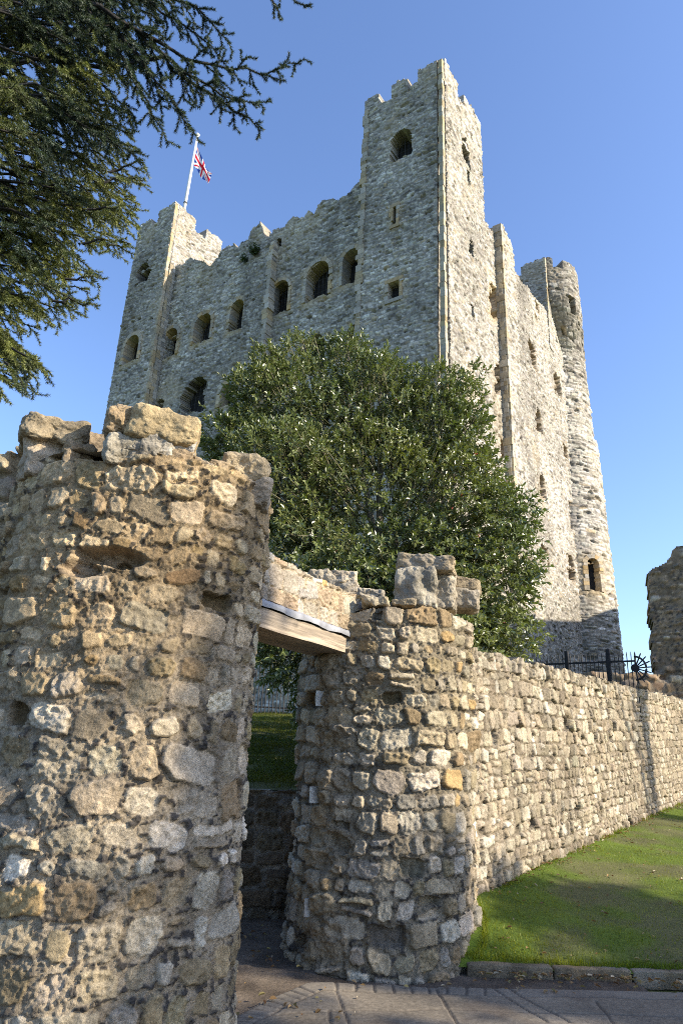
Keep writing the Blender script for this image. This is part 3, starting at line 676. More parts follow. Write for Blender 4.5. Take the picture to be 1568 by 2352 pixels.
for o in WD_:
    if not o.get('shallow'): make_window(o, pos_drum, False)
# plants rooted in the masonry
def tuft(px, py, off, r, n, label):
    u, z = kL(px, py, off); c = posL(off)(np.array([u]), np.array([z]), np.array([.12]))[0]
    rng = np.random.default_rng(int(px)); b = MB(); V = []; T = []; Cc = []
    for i in range(n):
        d = rng.normal(0, 1, 3); d /= np.linalg.norm(d); d = d + np.array([0, 0, .25]) - E2 * .4; q = c + d * r * rng.uniform(.2, 1)
        e = rng.normal(0, 1, 3) * .11; f = rng.normal(0, 1, 3) * .05; V += [q, q + e, q + f]; T.append([3 * i, 3 * i + 1, 3 * i + 2]); Cc += [np.array([.05, .075, .03]) * rng.uniform(.6, 1.4)] * 3
    o = mk('wall_plant', V, np.array(T), M_GRASS, None, np.array(Cc), False, c); tag(o, label, 'plant', 'plants rooted high in the keep wall')
tuft(590, 580, LO - .42, .38, 420, 'round green tuft at the top of the pilaster on the shaded keep wall')
tuft(566, 600, LO, .28, 160, 'smaller straggly green plant left of the round tuft on the keep wall')
# flagpole and flag
fp = at(424, 474, 1); _d = rayd(424, 474); fu = 22.4
def pole_pt(py_, px_, D): d = rayd(px_, py_); return EYE + d / math.hypot(d[0], d[1]) * D
base2 = N0 + E1 * 22.5 + E2 * 1.9; PD = math.hypot(base2[0], base2[1])
pb = at(424, 474, PD); ptp = at(453, 313, PD); ptp = np.array([ptp[0], ptp[1], ptp[2]])
pole = thing('flagpole', (pb[0], pb[1], 36.2), 'tall white flagpole rising from the far left corner turret', 'flagpole')
b = MB(); low = pb + (pb - ptp) / np.linalg.norm(ptp - pb) * max(0, (pb[2] - 36.2)); b.tube([low, pb * .5 + ptp * .5, ptp], [.13, .115, .085], 12); b.build('pole', M_WHITE, pole, True)
b = MB(); th = np.linspace(0, math.pi, 7); up_ = (ptp - low) / np.linalg.norm(ptp - low)
b.tube([ptp + up_ * (.17 - .17 * math.cos(t)) for t in th], [max(.01, .17 * math.sin(t)) for t in th], 12); b.build('finial', M_WHITE, pole, True)
q0 = at(426, 466, PD); b = MB(); b.tube([q0 - up_ * .04, q0 + up_ * .04], .16, 12); b.build('pole_collar', M_IRON, pole)
def jack(s, t):
    """national flag pattern: s along fly 0..1, t up hoist 0..1"""
    x = (s - .5) * 2; y = (t - .5); W_, R_, B_ = np.array([.85, .84, .82]), np.array([.62, .02, .04]), np.array([.03, .07, .32])
    C = np.tile(B_, (len(s), 1)); dg = np.minimum(np.abs(x * .5 - y), np.abs(x * .5 + y)) / math.hypot(.5, 1) * 1.0
    C[dg < .12] = W_; d1 = np.abs(x * .5 - y) / 1.118; d2 = np.abs(x * .5 + y) / 1.118; C[(np.minimum(d1, d2) < .036)] = R_
    C[(np.abs(x) < .19) | (np.abs(y) < .19)] = W_; C[(np.abs(x) < .10) | (np.abs(y) < .10)] = R_
    return C
ns, nt_ = 70, 44; Sg, Tg = np.meshgrid(np.linspace(0, 1, ns), np.linspace(0, 1, nt_)); s = Sg.ravel(); t = Tg.ravel()
h1 = at(452, 334, PD - .1); h0 = at(445.5, 379, PD - .1); f1 = at(486, 402, PD - .5); f0 = at(478, 421, PD - .1)
P = (h0[None] * (1 - t)[:, None] + h1[None] * t[:, None]) * (1 - s)[:, None] + (f0[None] * (1 - t)[:, None] + f1[None] * t[:, None]) * s[:, None]
wv = np.sin(s * 9 + t * 5) * .14 * s + np.sin(t * 6 - s * 3) * .12 * s
P = P + np.outer(wv, np.array([.35, -.9, .1])) + np.outer(np.sin(s * math.pi) * -.10, np.array([0, 0, 1]))
idx = np.arange(ns * nt_).reshape(nt_, ns); q = np.stack([idx[:-1, :-1], idx[:-1, 1:], idx[1:, 1:], idx[1:, :-1]], -1).reshape(-1, 4)
fl = mk('flag', P, q, M_CLOTH, None, jack(s, t), True, h1); tag(fl, 'red, white and blue flag drooping from the white pole', 'flag')
# ------------------------------------------------------------------ gate piers, lintel, garden walls
def on_circle(px, py, c, r):
    d = rayd(px, py); d2 = np.array([d[0], d[1]]) / math.hypot(d[0], d[1]); c = np.asarray(c)
    bb = d2 @ c; disc = bb * bb - (c @ c - r * r); return bb - math.sqrt(max(disc, 0))
LP, RP, PR, PQ = np.array([-1.23, 4.12]), np.array([.455, 6.10]), .75, .725
def pos_cyl(c, r0, flare, seed, z0):
    def f(U, V, H):
        th = U / r0; r = r0 + H + flare * np.exp(-np.maximum(V - z0, 0) / .35) + .03 * fbm2(np.cos(th) * 2 + 5, V * 1.1 + np.sin(th), seed, 2)
        return np.stack([c[0] + r * np.sin(th), c[1] - r * np.cos(th), V + 0 * H], -1)
    return f
def near_lo(seed, warm, warm2, zsplit, hole=None):
    def lo(u, v, C, H, k):
        n = fbm2(u * 1.3, v * 1.1, seed + 70, 3); kk = sm(v + .35 * n, zsplit[0], zsplit[1])[:, None]
        C = C * (np.array(warm2) * (1 - kk) + np.array(warm) * kk)
        n2 = fbm2(u * .9 + 4, v * .9, seed + 75, 3); st = sm(n2, .35, .9)[:, None] * .35; C = C * (1 - st) + st * C * .6
        if hole is not None:
            for (hu, hv, a, b_, dp) in hole:
                d = np.hypot((u - hu) / a, (v - hv) / b_) + .35 * fbm2(u * 7, v * 7, seed + 80, 3)
                H = H - dp * sm(d, 1.15, .7); g = sm(d, 1.2, .8)[:, None]; C = C * (1 - g) + g * np.array([.30, .23, .15])
        return C, H
    return lo
def cyl_u(px, py, c, r):
    D = on_circle(px, py, c, r); P = at(px, py, D); return math.atan2(P[0] - c[0], -(P[1] - c[1])) * r, P[2]
pier = thing('gate_pier', (LP[0], LP[1], -.03), 'tall round rubble stone gate pier nearest the camera, with broken battlements', 'gate pier', 'round stone gate piers')
hu, hv = cyl_u(255, 1277, LP, PR)
top_l = lambda U: 2.93 + .05 * fbm2(U * 3, U * 0 + 2, 222, 3)
panel('shaft', np.arange(-2.05, 1.72, .0062), np.arange(-.04, 3.1, .0062), pos_cyl(LP, PR, .05, 201, 0), lambda U, V: V < top_l(U),
      lambda U, V: rubble(U, V, 201, split=.10, hc=(.095, .185), asp=(.85, 1.8), mort=(.006, .024), edge=.012, prot=.017, var=.008, rough=.0065, grit=.007, pit=.007, rr_=(.3, .8), mlev=.006, holes=.012, warp=(.034, 3.6, .011, 13), flint=.38, mcol=(.28, .235, .17),
                          lo=near_lo(201, (1.08, .95, .74), (1.0, .97, .92), (1.2, 2.4), [(hu, hv, .17, .055, .13), (hu - .12, hv - .07, .10, .05, .10), (hu + .05, hv - .03, .06, .03, .06)])), .25, M_STONE, pier)
panel('shaft', np.arange(1.70, 2.68, .03), np.arange(-.04, 3.0, .03), pos_cyl(LP, PR, .05, 201, 0), None, lambda U, V: rubble(U, V, 203, lo=near_lo(201, (1.08, .95, .74), (1.0, .97, .92), (1.2, 2.4))), .25, M_STONE, pier)
def cap_disc(name, c, r, z, seed, parent):
    th = np.linspace(0, 2 * math.pi, 97)[:-1]; rr = np.linspace(.02, r, 30); T, R_ = np.meshgrid(th, rr); X = c[0] + R_ * np.cos(T); Y = c[1] + R_ * np.sin(T)
    n = fbm2(X * 9, Y * 9, seed, 4); Z = z + .03 * n; idx = np.arange(T.size).reshape(T.shape); nx = np.roll(idx, -1, 1)
    q = np.stack([idx[:-1], nx[:-1], nx[1:], idx[1:]], -1).reshape(-1, 4)
    C = np.array([.34, .28, .19]) * (1 + .3 * n.ravel())[:, None]
    mk(name, np.stack([X, Y, Z], -1).reshape(-1, 3), q, M_STONE, parent, C)
cap_disc('pier_top', LP, .74, 2.92, 211, pier)
def bbox_rock(name, c, r, bb, depth, seed, parent, col=(.38, .31, .21), grow=1.06, tx=0, ty=0, dist=None, pw=8.0, rough=.019, amp=.09, n=52):
    x0, x1, y0, y1 = bb; xm, ym = (x0 + x1) / 2, (y0 + y1) / 2
    D = dist if dist is not None else on_circle(xm, ym, c, r)
    a = at(x0, ym, D); b_ = at(x1, ym, D); t_ = at(xm, y0, D); u_ = at(xm, y1, D); ctr = at(xm, ym, D)
    az = math.atan2(ctr[0], ctr[1]); dirv = np.array([math.sin(az), math.cos(az), 0])
    cc = ctr + dirv * depth * .5; wd = np.linalg.norm((b_ - a)[:2]) * grow * (1 + depth * .25 / D); ht = (t_[2] - u_[2]) * 1.0
    V, Q, C = rock(cc, (wd, depth, ht), -az, seed, col, n, pw, amp, rough, tx, ty)
    return mk(name, V, Q, M_STONE, parent, C)
tan_, gry, brn = (.29, .22, .135), (.31, .275, .205), (.24, .18, .11)
bbox_rock('merlon', LP, .74, (60, 150, 985, 1095), .34, 1, pier, (.40, .30, .19))
bbox_rock('coping_stone', LP, .76, (58, 205, 938, 1000), .46, 2, pier, (.30, .24, .15), ty=.05, tx=.12)
bbox_rock('merlon', LP, .74, (246, 330, 988, 1072), .30, 4, pier, gry)
bbox_rock('merlon', LP, .74, (300, 398, 990, 1066), .32, 5, pier, (.36, .32, .25))
bbox_rock('merlon', LP, .73, (392, 446, 1000, 1038), .28, 6, pier, (.36, .33, .28))
bbox_rock('merlon', LP, .73, (392, 444, 1032, 1080), .28, 7, pier, brn)
bbox_rock('coping_stone', LP, .75, (250, 312, 927, 988), .34, 8, pier, (.33, .24, .135), ty=.04)
bbox_rock('coping_stone', LP, .76, (302, 453, 934, 1009), .38, 9, pier, (.33, .255, .14), ty=.06)
bbox_rock('shoulder_stone', LP, .73, (440, 490, 1048, 1100), .30, 10, pier, tan_, ty=.12)
bbox_rock('shoulder_stone', LP, .73, (478, 524, 1054, 1105), .30, 11, pier, (.40, .29, .16), ty=.1)
bbox_rock('merlon', LP, .74, (512, 616, 1036, 1104), .32, 12, pier, (.42, .33, .20), ty=.06)
bbox_rock('merlon', LP, .75, (512, 618, 1090, 1160), .30, 13, pier, (.38, .31, .22))
bbox_rock('merlon', LP, 0, (140, 250, 975, 1090), .30, 14, pier, brn, dist=4.55)
bbox_rock('merlon', LP, 0, (150, 215, 1010, 1090), .22, 15, pier, brn, dist=3.75)

pier2 = thing('gate_pier', (RP[0], RP[1], -.03), 'shorter round rubble stone gate pier joined to the long boundary wall', 'gate pier', 'round stone gate piers')
ju, jz = cyl_u(850, 1480, RP, PQ)
def lo_rp(u, v, C, H, k):
    C, H = near_lo(202, (1.0, .97, .88), (1.0, .99, .97), (.7, 1.6))(u, v, C, H, k)
    n = fbm2(u * 6, v * 6, 402, 4, .6); m = sm(u + .10 * n, -.25, -.38) * sm(u, -.75, -.62)
    H = H + m * (.035 + .035 * n); mm = m[:, None] * .7; C = C * (1 - mm) + mm * np.array([.29, .24, .165])
    return C, H
panel('shaft', np.arange(-1.5, 1.75, .0072), np.arange(-.04, 2.75, .0072), pos_cyl(RP, PQ, .02, 202, 0), lambda U, V: V < 2.52 + .05 * fbm2(U * 3, U * 0 + 5, 223, 3),
      lambda U, V: rubble(U, V, 202, split=.10, hc=(.095, .18), asp=(.85, 1.7), mort=(.005, .020), edge=.012, prot=.020, var=.010, rough=.007, grit=.008, pit=.012, rr_=(.25, .75), mlev=.004, warp=(.028, 3.6, .010, 13), flint=.36, mcol=(.21, .18, .13), holes=.05, lo=lo_rp), .25, M_STONE, pier2)
panel('shaft', np.arange(1.73, 3.24, .03), np.arange(-.04, 2.52, .03), pos_cyl(RP, PQ, .02, 202, 0), None, lambda U, V: rubble(U, V, 204), .25, M_STONE, pier2)
cap_disc('pier_top', RP, .71, 2.50, 212, pier2)
bbox_rock('coping_stone', RP, .735, (836, 892, 1370, 1389), .30, 31, pier2, (.42, .34, .20), amp=.05)
bbox_rock('coping_stone', RP, .735, (900, 952, 1374, 1391), .30, 32, pier2, (.40, .32, .20), amp=.05)
bbox_rock('merlon', RP, .715, (912, 1000, 1296, 1392), .34, 33, pier2, gry)
bbox_rock('merlon', RP, .715, (985, 1044, 1300, 1396), .32, 34, pier2, (.32, .275, .20))
bbox_rock('coping_stone', RP, .735, (916, 1042, 1270, 1308), .40, 35, pier2, (.29, .23, .145), ty=.07)
bbox_rock('merlon', RP, .725, (1036, 1096, 1352, 1392), .34, 36, pier2, (.29, .245, .175))
bbox_rock('coping_stone', RP, .735, (1040, 1098, 1324, 1354), .38, 37, pier2, (.27, .215, .135), ty=.04)
bbox_rock('merlon', RP, 0, (822, 880, 1352, 1378), .3, 38, pier2, (.42, .36, .26), dist=6.2)
for (x, y, h) in ((738, 1605, 24), (724, 1826, 26), (713, 2084, 26)):
    D = on_circle(x, y, RP, PQ + .045); P = at(x, y, D); r_ = P[:2] - RP; az = math.atan2(r_[0], r_[1]); nrm = np.array([math.sin(az), math.cos(az), 0]); tg = np.array([nrm[1], -nrm[0], 0])
    b = MB(); b.box(P, (.022, .10, .115), [tg, nrm, [0, 0, 1]], (.6, .6, .58)); b.box(P + nrm * .052 + np.array([0, 0, .03]), (.012, .012, .012), [tg, nrm, [0, 0, 1]], (.2, .2, .2)); b.build('latch_plate', M_STEEL, pier2)

# lintel over the gap
LA, LB = at(600, 1440, 4.36), at(815, 1497, 5.56); LA[2] = LB[2] = 2.165
ld = (LB - LA); ld[2] = 0; Lh = np.linalg.norm(ld); ld /= Lh; ln = np.array([-ld[1], ld[0], 0])     # ln points into the passage
lint = thing('gate_lintel', LA, 'oak beam carrying a stone parapet across the gap between the two piers', 'lintel')
def beam_mesh():
    L0, L1 = -.55, Lh + .03; n = 60; xs = np.linspace(L0, L1, n); prof = [(-.0, 0), (0, .120), (.38, .120), (.38, 0)]
    # many section points for a slightly worn edge
    pts = []
    for (a, b_), (c, d) in zip(prof, prof[1:] + prof[:1]):
        for t in np.linspace(0, 1, 9)[:-1]: pts.append((a + (c - a) * t, b_ + (d - b_) * t))
    pts = np.array(pts); m = len(pts); X = np.repeat(xs, m); Yy = np.tile(pts[:, 0], n); Z = np.tile(pts[:, 1], n)
    p3 = np.stack([X, Yy, Z], -1); nz = fbm3(p3 * np.array([2.5, 14, 14]), 7, 3); Yy = Yy + .004 * nz - .012 * np.sin((X - L0) / (L1 - L0) * math.pi); Z = Z + .004 * fbm3(p3 * np.array([2.5, 14, 14]) + 9, 8, 3) - .01 * np.sin((X - L0) / (L1 - L0) * math.pi)
    V = LA + X[:, None] * ld + Yy[:, None] * ln + Z[:, None] * np.array([0, 0, 1.])
    q = [[i * m + j, (i + 1) * m + j, (i + 1) * m + (j + 1) % m, i * m + (j + 1) % m] for i in range(n - 1) for j in range(m)]
    V = np.vstack([V, V[(n - 1) * m:].mean(0), V[:m].mean(0)]); t = [[n * m, (n - 1) * m + (j + 1) % m, (n - 1) * m + j] for j in range(m)] + [[n * m + 1, j, (j + 1) % m] for j in range(m)]
    # cr = sm(np.abs(Z - .07 + .02 * np.sin(X * 3)), .006, .0) * .0
    C = np.array([.43, .345, .245]) * (1 + .18 * fbm3(p3 * np.array([1.2, 9, 9]), 17, 3))[:, None]
    kn = np.hypot((X - .40) / .025, (Z - .075) / .018); kk = (sm(kn, 1.6, .6))[:, None]; C = C * (1 - kk * .55)
    C = np.vstack([C, C[-1:], C[-1:]])
    return V, [np.array(q), np.array(t)], C
V, f, C = beam_mesh(); bo = mk('timber_beam', V, f, M_WOOD, lint, C, False)
bo.data.update()
# re-orient object space so that the grain runs along the beam
Rm = np.stack([ld, ln, np.array([0, 0, 1.])]); loc = (V - ORG[lint]) @ Rm.T
bo.data.vertices.foreach_set('co', loc.astype(np.float32).ravel()); bo.rotation_euler = (0, 0, math.atan2(ld[1], ld[0])); bo.data.update()
b = MB()
for (s0, s1, oy, col) in ((.03, .031, 0, 0),):
    pass
# lead flashing
n = 90; xs = np.linspace(-.30, Lh + .09, n); secs = [(-.026, -.006), (-.030, .016), (-.022, .040), (.02, .046), (.10, .047)]; V = []; 
for i, x in enumerate(xs):
    for (a, z) in secs:
        wv = .003 * math.sin(x * 23) + .003 * math.sin(x * 51 + 1) + .004 * math.sin(x * 9); V.append(LA + ld * x + ln * (a + wv * (1 if a < 0 else 0)) + np.array([0, 0, .124 + z + .006 * math.sin(x * 13) * (z < 0)]))
m = len(secs); q = [[i * m + j, (i + 1) * m + j, (i + 1) * m + j + 1, i * m + j + 1] for i in range(n - 1) for j in range(m - 1)]
mk('lead_flashing', V, np.array(q), M_LEAD, lint, None, True)
# parapet on the beam
zt0, zp0 = .475, .172
def pos_par(U, V, H): return LA + ld * U[..., None] + ln * (-.005 - H + .012 * np.sin(U * 3))[..., None] + np.array([0, 0, 1.]) * V[..., None]
pal_l = np.array([[.40, .345, .26], [.36, .275, .18], [.46, .41, .34], [.33, .27, .19], [.38, .25, .11]]); pw_l = np.array([.35, .22, .2, .15, .08])
panel('parapet', np.arange(-.5, Lh + .16, .006), np.arange(zp0, zt0 + .03, .006), pos_par, lambda U, V: (V < zt0 + .012 * fbm2(U * 6, U * 0, 5, 2)),
      lambda U, V: rubble(U, V, 231, hc=(.10, .17), asp=(.8, 1.6), mort=(.001, .007), edge=.008, prot=.010, var=.006, rough=.006, tilt=.05, warp=(.010, 4, .004, 15), pal=pal_l, pw=pw_l, mcol=(.44, .36, .25), flint=0, holes=0, split=.1), .36, M_STONE, lint)
# rear parapet block above the passage
rear = thing('rear_parapet', at(765, 1363, 6.45), 'short broken piece of stone parapet behind the oak lintel', 'parapet')
for i, (bb, col) in enumerate((((708, 770, 1305, 1335), (.42, .36, .26)), ((762, 820, 1308, 1336), (.38, .32, .23)), ((712, 822, 1330, 1366), (.40, .34, .25)))):
    bbox_rock('block', RP, 0, bb, .34, 50 + i, rear, col, dist=6.4)
b = MB(); zr = rear.location[2]
A0 = at(690, 1400, 6.45); b_ = MB()
pa = at(640, 1360, 6.4); pb_ = at(835, 1372, 6.55)
V, Q, C = rock(((pa + pb_) / 2) - np.array([0, 0, .13]), (np.linalg.norm((pb_ - pa)[:2]), .36, .30), math.atan2(pb_[1] - pa[1], pb_[0] - pa[0]), 61, (.38, .32, .22), 40, 10, .05, .015); mk('block', V, Q, M_STONE, rear, C)

# long boundary wall on the right
bw = thing('boundary_wall', (WB0[0], WB0[1], WZ - .2), 'long pale rubble stone boundary wall climbing away beside the lawn', 'wall')
WLEN = 22.0
def pos_bw(U, V, H): return WB0 + WD * U[..., None] + WN * (H - .03 * (V - 1))[..., None] + np.array([0, 0, 1.]) * (V + WZ + WCL * U)[..., None]
def lo_bw(u, v, C, H, k):
    n = fbm2(u * .8, v * .9, 470, 4); C = C * (1 + .14 * n)[:, None]
    lower = sm(v + .15 * n, .9, .5)[:, None] * .25; C = C * (1 - lower) + lower * C * np.array([.95, .96, 1.0])
    g = sm(v + .1 * fbm2(u * 4, v * 4, 471, 3), .10, -.03)[:, None] * .6; C = C * (1 - g) + g * np.array([.14, .11, .075])
    return C, H
WTOP = 2.06
def rub_bw(U, V):
    H, C = rubble(U, V, 241, hc=(.09, .17), asp=(.6, 1.5), mort=(.003, .012), edge=.010, prot=.016, var=.011, rough=.006, tilt=.14, pit=.016, rr_=(.2, .7), warp=(.024, 4.0, .010, 13), pal=PAL_WALL, pw=W_WALL, mcol=(.20, .165, .115), flint=.12, holes=.025, holed=.04, split=.25, lo=lo_bw)
    # vertical coping stones along the top
    H2, C2 = rubble(V, U, 243, hc=(.06, .12), asp=(1.6, 2.4), mort=(.002, .010), edge=.02, prot=.03, var=.012, rough=.008, warp=(.012, 4, .006, 13), pal=PAL_WALL, pw=W_WALL, mcol=(.34, .29, .21), flint=0, holes=0, split=0, wob=.0, lo=None)
    k = (V > WTOP - .16 + .03 * fbm2(U * 3, U * 0, 9, 2)); return np.where(k, H2 + .012, H), np.where(k[..., None], C2 * .95, C)
us = np.concatenate([np.arange(-.45, 6, .0085), np.arange(6, WLEN, .018)])
panel('wall_face', us, np.arange(-.35, WTOP + .06, .009), pos_bw, lambda U, V: V < WTOP + .025 * fbm2(U * 5, U * 0 + 7, 12, 3), rub_bw, .5, M_STONE, bw)
# the same wall's far side
panel('wall_back', np.arange(-.4, WLEN, .08), np.arange(-.3, WTOP - .02, .08), lambda U, V, H: WB0 + WD * U[..., None] + WN * (-.46 - H)[..., None] + np.array([0, 0, 1.]) * (V + WZ + WCL * U)[..., None], None,
      lambda U, V: rubble(U, V, 242, pal=PAL_WALL, pw=W_WALL, edge=.05), .05, M_STONE, bw)

# wall running off behind the left pier
q0 = at(60, 1500, 4.7); sw = thing('garden_wall', (q0[0], q0[1], -.03), 'rubble garden wall meeting the far left side of the tall pier', 'wall')
SD = np.array([math.sin(math.radians(-84)), math.cos(math.radians(-84)), 0]); SN = np.array([SD[1], -SD[0], 0]) * 1.0
if SN[1] > 0: SN = -SN
SB = np.array([q0[0], q0[1], 0]) - SD * .5
zt_l = at(20, 1022, 4.75)[2]
panel('wall_face', np.arange(-.2, 3.0, .010), np.arange(-.05, zt_l + .1, .010), lambda U, V, H: SB + SD * U[..., None] + SN * H[..., None] + np.array([0, 0, 1.]) * V[..., None], lambda U, V: V < zt_l + .04 * fbm2(U * 4, U * 0, 33, 3),
      lambda U, V: rubble(U, V, 251, lo=near_lo(251, (1.0, .95, .82), (.98, .97, .92), (1, 2))), .5, M_STONE, sw)

# retaining wall inside the gate
rw = thing('retaining_wall', (-.6, 6.93, -.03), 'dark squared stone retaining wall seen through the gateway', 'wall')
def lo_dark(u, v, C, H, k):
    n = fbm2(u * 2, v * 2, 480, 3); return C * (1 + .25 * n)[:, None], H
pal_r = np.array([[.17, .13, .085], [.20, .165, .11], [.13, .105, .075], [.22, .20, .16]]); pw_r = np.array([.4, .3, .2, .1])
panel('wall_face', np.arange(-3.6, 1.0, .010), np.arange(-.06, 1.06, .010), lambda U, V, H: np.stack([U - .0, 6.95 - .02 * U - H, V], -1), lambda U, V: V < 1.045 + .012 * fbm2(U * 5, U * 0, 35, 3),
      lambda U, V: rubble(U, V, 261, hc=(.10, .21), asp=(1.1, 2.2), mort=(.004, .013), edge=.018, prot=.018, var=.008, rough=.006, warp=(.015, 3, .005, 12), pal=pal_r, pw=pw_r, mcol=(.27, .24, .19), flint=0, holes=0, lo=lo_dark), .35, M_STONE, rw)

# ruin at the right edge and the low wall beside it
RD = 19.0
def prof_pts(pts, D, A, dirv):
    out = []
    nrm = np.array([dirv[1], -dirv[0], 0])
    for px, py in pts:
        d = rayd(px, py); t = ((A - EYE) @ nrm) / (d @ nrm); P = EYE + d * t; out.append(((P - A) @ dirv, P[2]))
    return out
RA = at(1500, 1545, RD); RA[2] = 0; ruin = thing('ruined_wall', (RA[0], RA[1], 1.6), 'tall brown ruined flint wall with a ragged sloping top at the right edge', 'ruin')
Rd = np.array([math.sin(math.radians(112)), math.cos(math.radians(112)), 0]); rn = np.array([-Rd[1], Rd[0], 0]);
RAe = RA.copy(); RAe[2] = 0
tp = prof_pts([(1484, 1332), (1492, 1322), (1510, 1305), (1530, 1288), (1540, 1275), (1546, 1262), (1568, 1261)], RD, RA, Rd)
ed = prof_pts([(1484, 1332), (1490, 1380), (1494, 1440), (1498, 1500), (1504, 1560), (1510, 1600)], RD, RA, Rd)
tu = np.array([a for a, _ in tp]); tz = np.array([b for _, b in tp]); eu = np.array([a for a, _ in ed])[::-1]; ez = np.array([b for _, b in ed])[::-1]
def ruin_mask(U, V):
    t = np.interp(U, np.append(tu, [tu[-1] + 3, tu[-1] + 6, 14]), np.append(tz, [tz[-1] + .5, tz[-1] - .4, tz[-1] - 1.5])) + .12 * fbm2(U * 2, U * 0, 5, 3)
    return (V < t) & (U > np.interp(V, ez, eu) + .06 * fbm2(V * 4, V * 0, 15, 3))
pal_u = np.array([[.31, .215, .125], [.38, .28, .18], [.25, .17, .105], [.40, .33, .24], [.15, .125, .10]]); pw_u = np.array([.35, .25, .2, .1, .1])
panel('wall_face', np.arange(tu.min() - .4, 12, .035), np.arange(1.0, tz.max() + 1.2, .035), lambda U, V, H: RAe + Rd * U[..., None] - rn * H[..., None] + np.array([0, 0, 1.]) * V[..., None], ruin_mask,
      lambda U, V: rubble(U, V, 271, hc=(.09, .18), asp=(.9, 1.8), mort=(.01, .05), edge=.04, prot=.045, var=.03, rough=.02, pal=pal_u, pw=pw_u, mcol=(.24, .175, .11), flint=.3, holes=.06, warp=(.06, 2.5, .03, 8)), 1.3, M_STONE, ruin)
LW0 = at(1470, 1560, 18.2); lw = thing('low_wall', (LW0[0], LW0[1], 1.6), 'low stone wall between the iron railing and the ruined wall', 'wall')
zl = at(1490, 1548, 18.2)[2]
panel('wall_face', np.arange(-1.2, 3.2, .035), np.arange(1.2, zl + .1, .035), lambda U, V, H: np.array([LW0[0], LW0[1], 0]) + np.array([1, 0, 0]) * U[..., None] - np.array([0, 1, 0]) * H[..., None] + np.array([0, 0, 1.]) * V[..., None], lambda U, V: V < zl + .04 * fbm2(U * 3, U * 0, 5, 2),
      lambda U, V: rubble(U, V, 281, pal=pal_u, pw=pw_u, edge=.04, mcol=(.24, .19, .13)), .4, M_STONE, lw)

# ------------------------------------------------------------------ iron railings
def railing(A, B, h, n, name, label, posts=(), br=.0085, lowrail=.12):
    r = thing(name, A, label, 'railing', 'black iron railings'); d = (B - A); L = np.linalg.norm(d[:2]); dz = d[2]; dh = np.array([d[0], d[1], 0]) / L
    for zz in (lowrail, h - .17):
        b = MB(); b.box((A + B) / 2 + np.array([0, 0, zz]), (np.linalg.norm(d), .012, .032), [d / np.linalg.norm(d), np.array([-dh[1], dh[0], 0]), np.cross(d / np.linalg.norm(d), np.array([-dh[1], dh[0], 0]))]); b.build('rail', M_IRON, r)
    for i in range(n + 1):
        P = A + d * i / n; b = MB(); b.tube([P + np.array([0, 0, .0]), P + np.array([0, 0, h - .05]), P + np.array([0, 0, h])], [br, br, .003], 6); b.build('bar', M_IRON, r)
    for t in posts:
        P = A + d * t; b = MB(); b.box(P + np.array([0, 0, (h + .06) / 2]), (.062, .062, h + .06), [dh, [-dh[1], dh[0], 0], [0, 0, 1]]); b.build('post', M_IRON, r)
    return r, dh
DR = 13.5
ra, rb = at(1225, 1545, DR + .6), at(1462, 1545, DR); ztop = at(1400, 1497, DR)[2]
ra[2] = rb[2] = ztop - 1.25
rl, dh = railing(ra, rb, 1.25, 26, 'iron_railing', 'black iron railing with a spiked fan end above the boundary wall', ((np.array([1308, 1403]) - 1225.0) / (1462 - 1225)).tolist())
fc = at(1458, 1535, DR - .01); R1 = at(1484, 1535, DR)[0] - fc[0]
b = MB(); ths = np.linspace(math.pi / 2, -math.pi / 2, 25); R1 = abs(at(1486, 1535, DR) - at(1458, 1535, DR)) @ np.abs(dh); 
b.tube([fc + dh * R1 * .98 * math.cos(t) + np.array([0, 0, 1]) * R1 * 1.05 * math.sin(t) for t in ths], .020, 6); b.build('fan_rim', M_IRON, rl)
b = MB(); b.tube([fc + np.cross(dh, [0, 0, 1]) * s for s in (-.02, .02)], .07, 14); b.build('fan_hub', M_IRON, rl)
for t in np.linspace(math.pi / 2 * .96, -math.pi / 2 * .9, 9):
    e = dh * math.cos(t) + np.array([0, 0, 1]) * math.sin(t); b = MB(); b.tube([fc, fc + e * R1 * 1.35, fc + e * R1 * 1.5], [.012, .012, .003], 6); b.build('spike', M_IRON, rl)
xa, xb = at(540, 1640, 15.0), at(705, 1640, 15.0); xa[2] = xb[2] = 2.08
xd = (xb - xa) / np.linalg.norm(xb - xa)
railing(xa - xd * .4, xb + xd * 1.2, 1.35, 40, 'iron_railing', 'plain black iron railing on the grass crest seen through the gateway', (.68,), .013)
# ------------------------------------------------------------------ vegetation helpers
def unit(a): return a / (np.linalg.norm(a, axis=-1, keepdims=True) + 1e-12)
def leaves_mesh(base, d, nrm, Ln, Wd, fold, col, droop=0.0):
    """pointed two-plane leaves: base,l1,l2,tip,r2,r1"""
    d = unit(d); s = unit(np.cross(d, nrm)); n = np.cross(s, d); Ln = Ln[:, None]; Wd = Wd[:, None]
    tip = base + d * Ln - n * Ln * droop; m1 = base + d * Ln * .30; m2 = base + d * Ln * .68 - n * Ln * droop * .35
    up = n * Wd * fold
    V = np.stack([base, m1 + s * Wd * .46 + up, m2 + s * Wd * .40 + up, tip, m2 - s * Wd * .40 + up, m1 - s * Wd * .46 + up], 1).reshape(-1, 3)
    k = np.arange(len(base))[:, None] * 6
    Q = np.concatenate([k + np.array([[0, 3, 2, 1]]), k + np.array([[0, 5, 4, 3]])], 0)
    return V, Q, np.repeat(col, 6, 0)
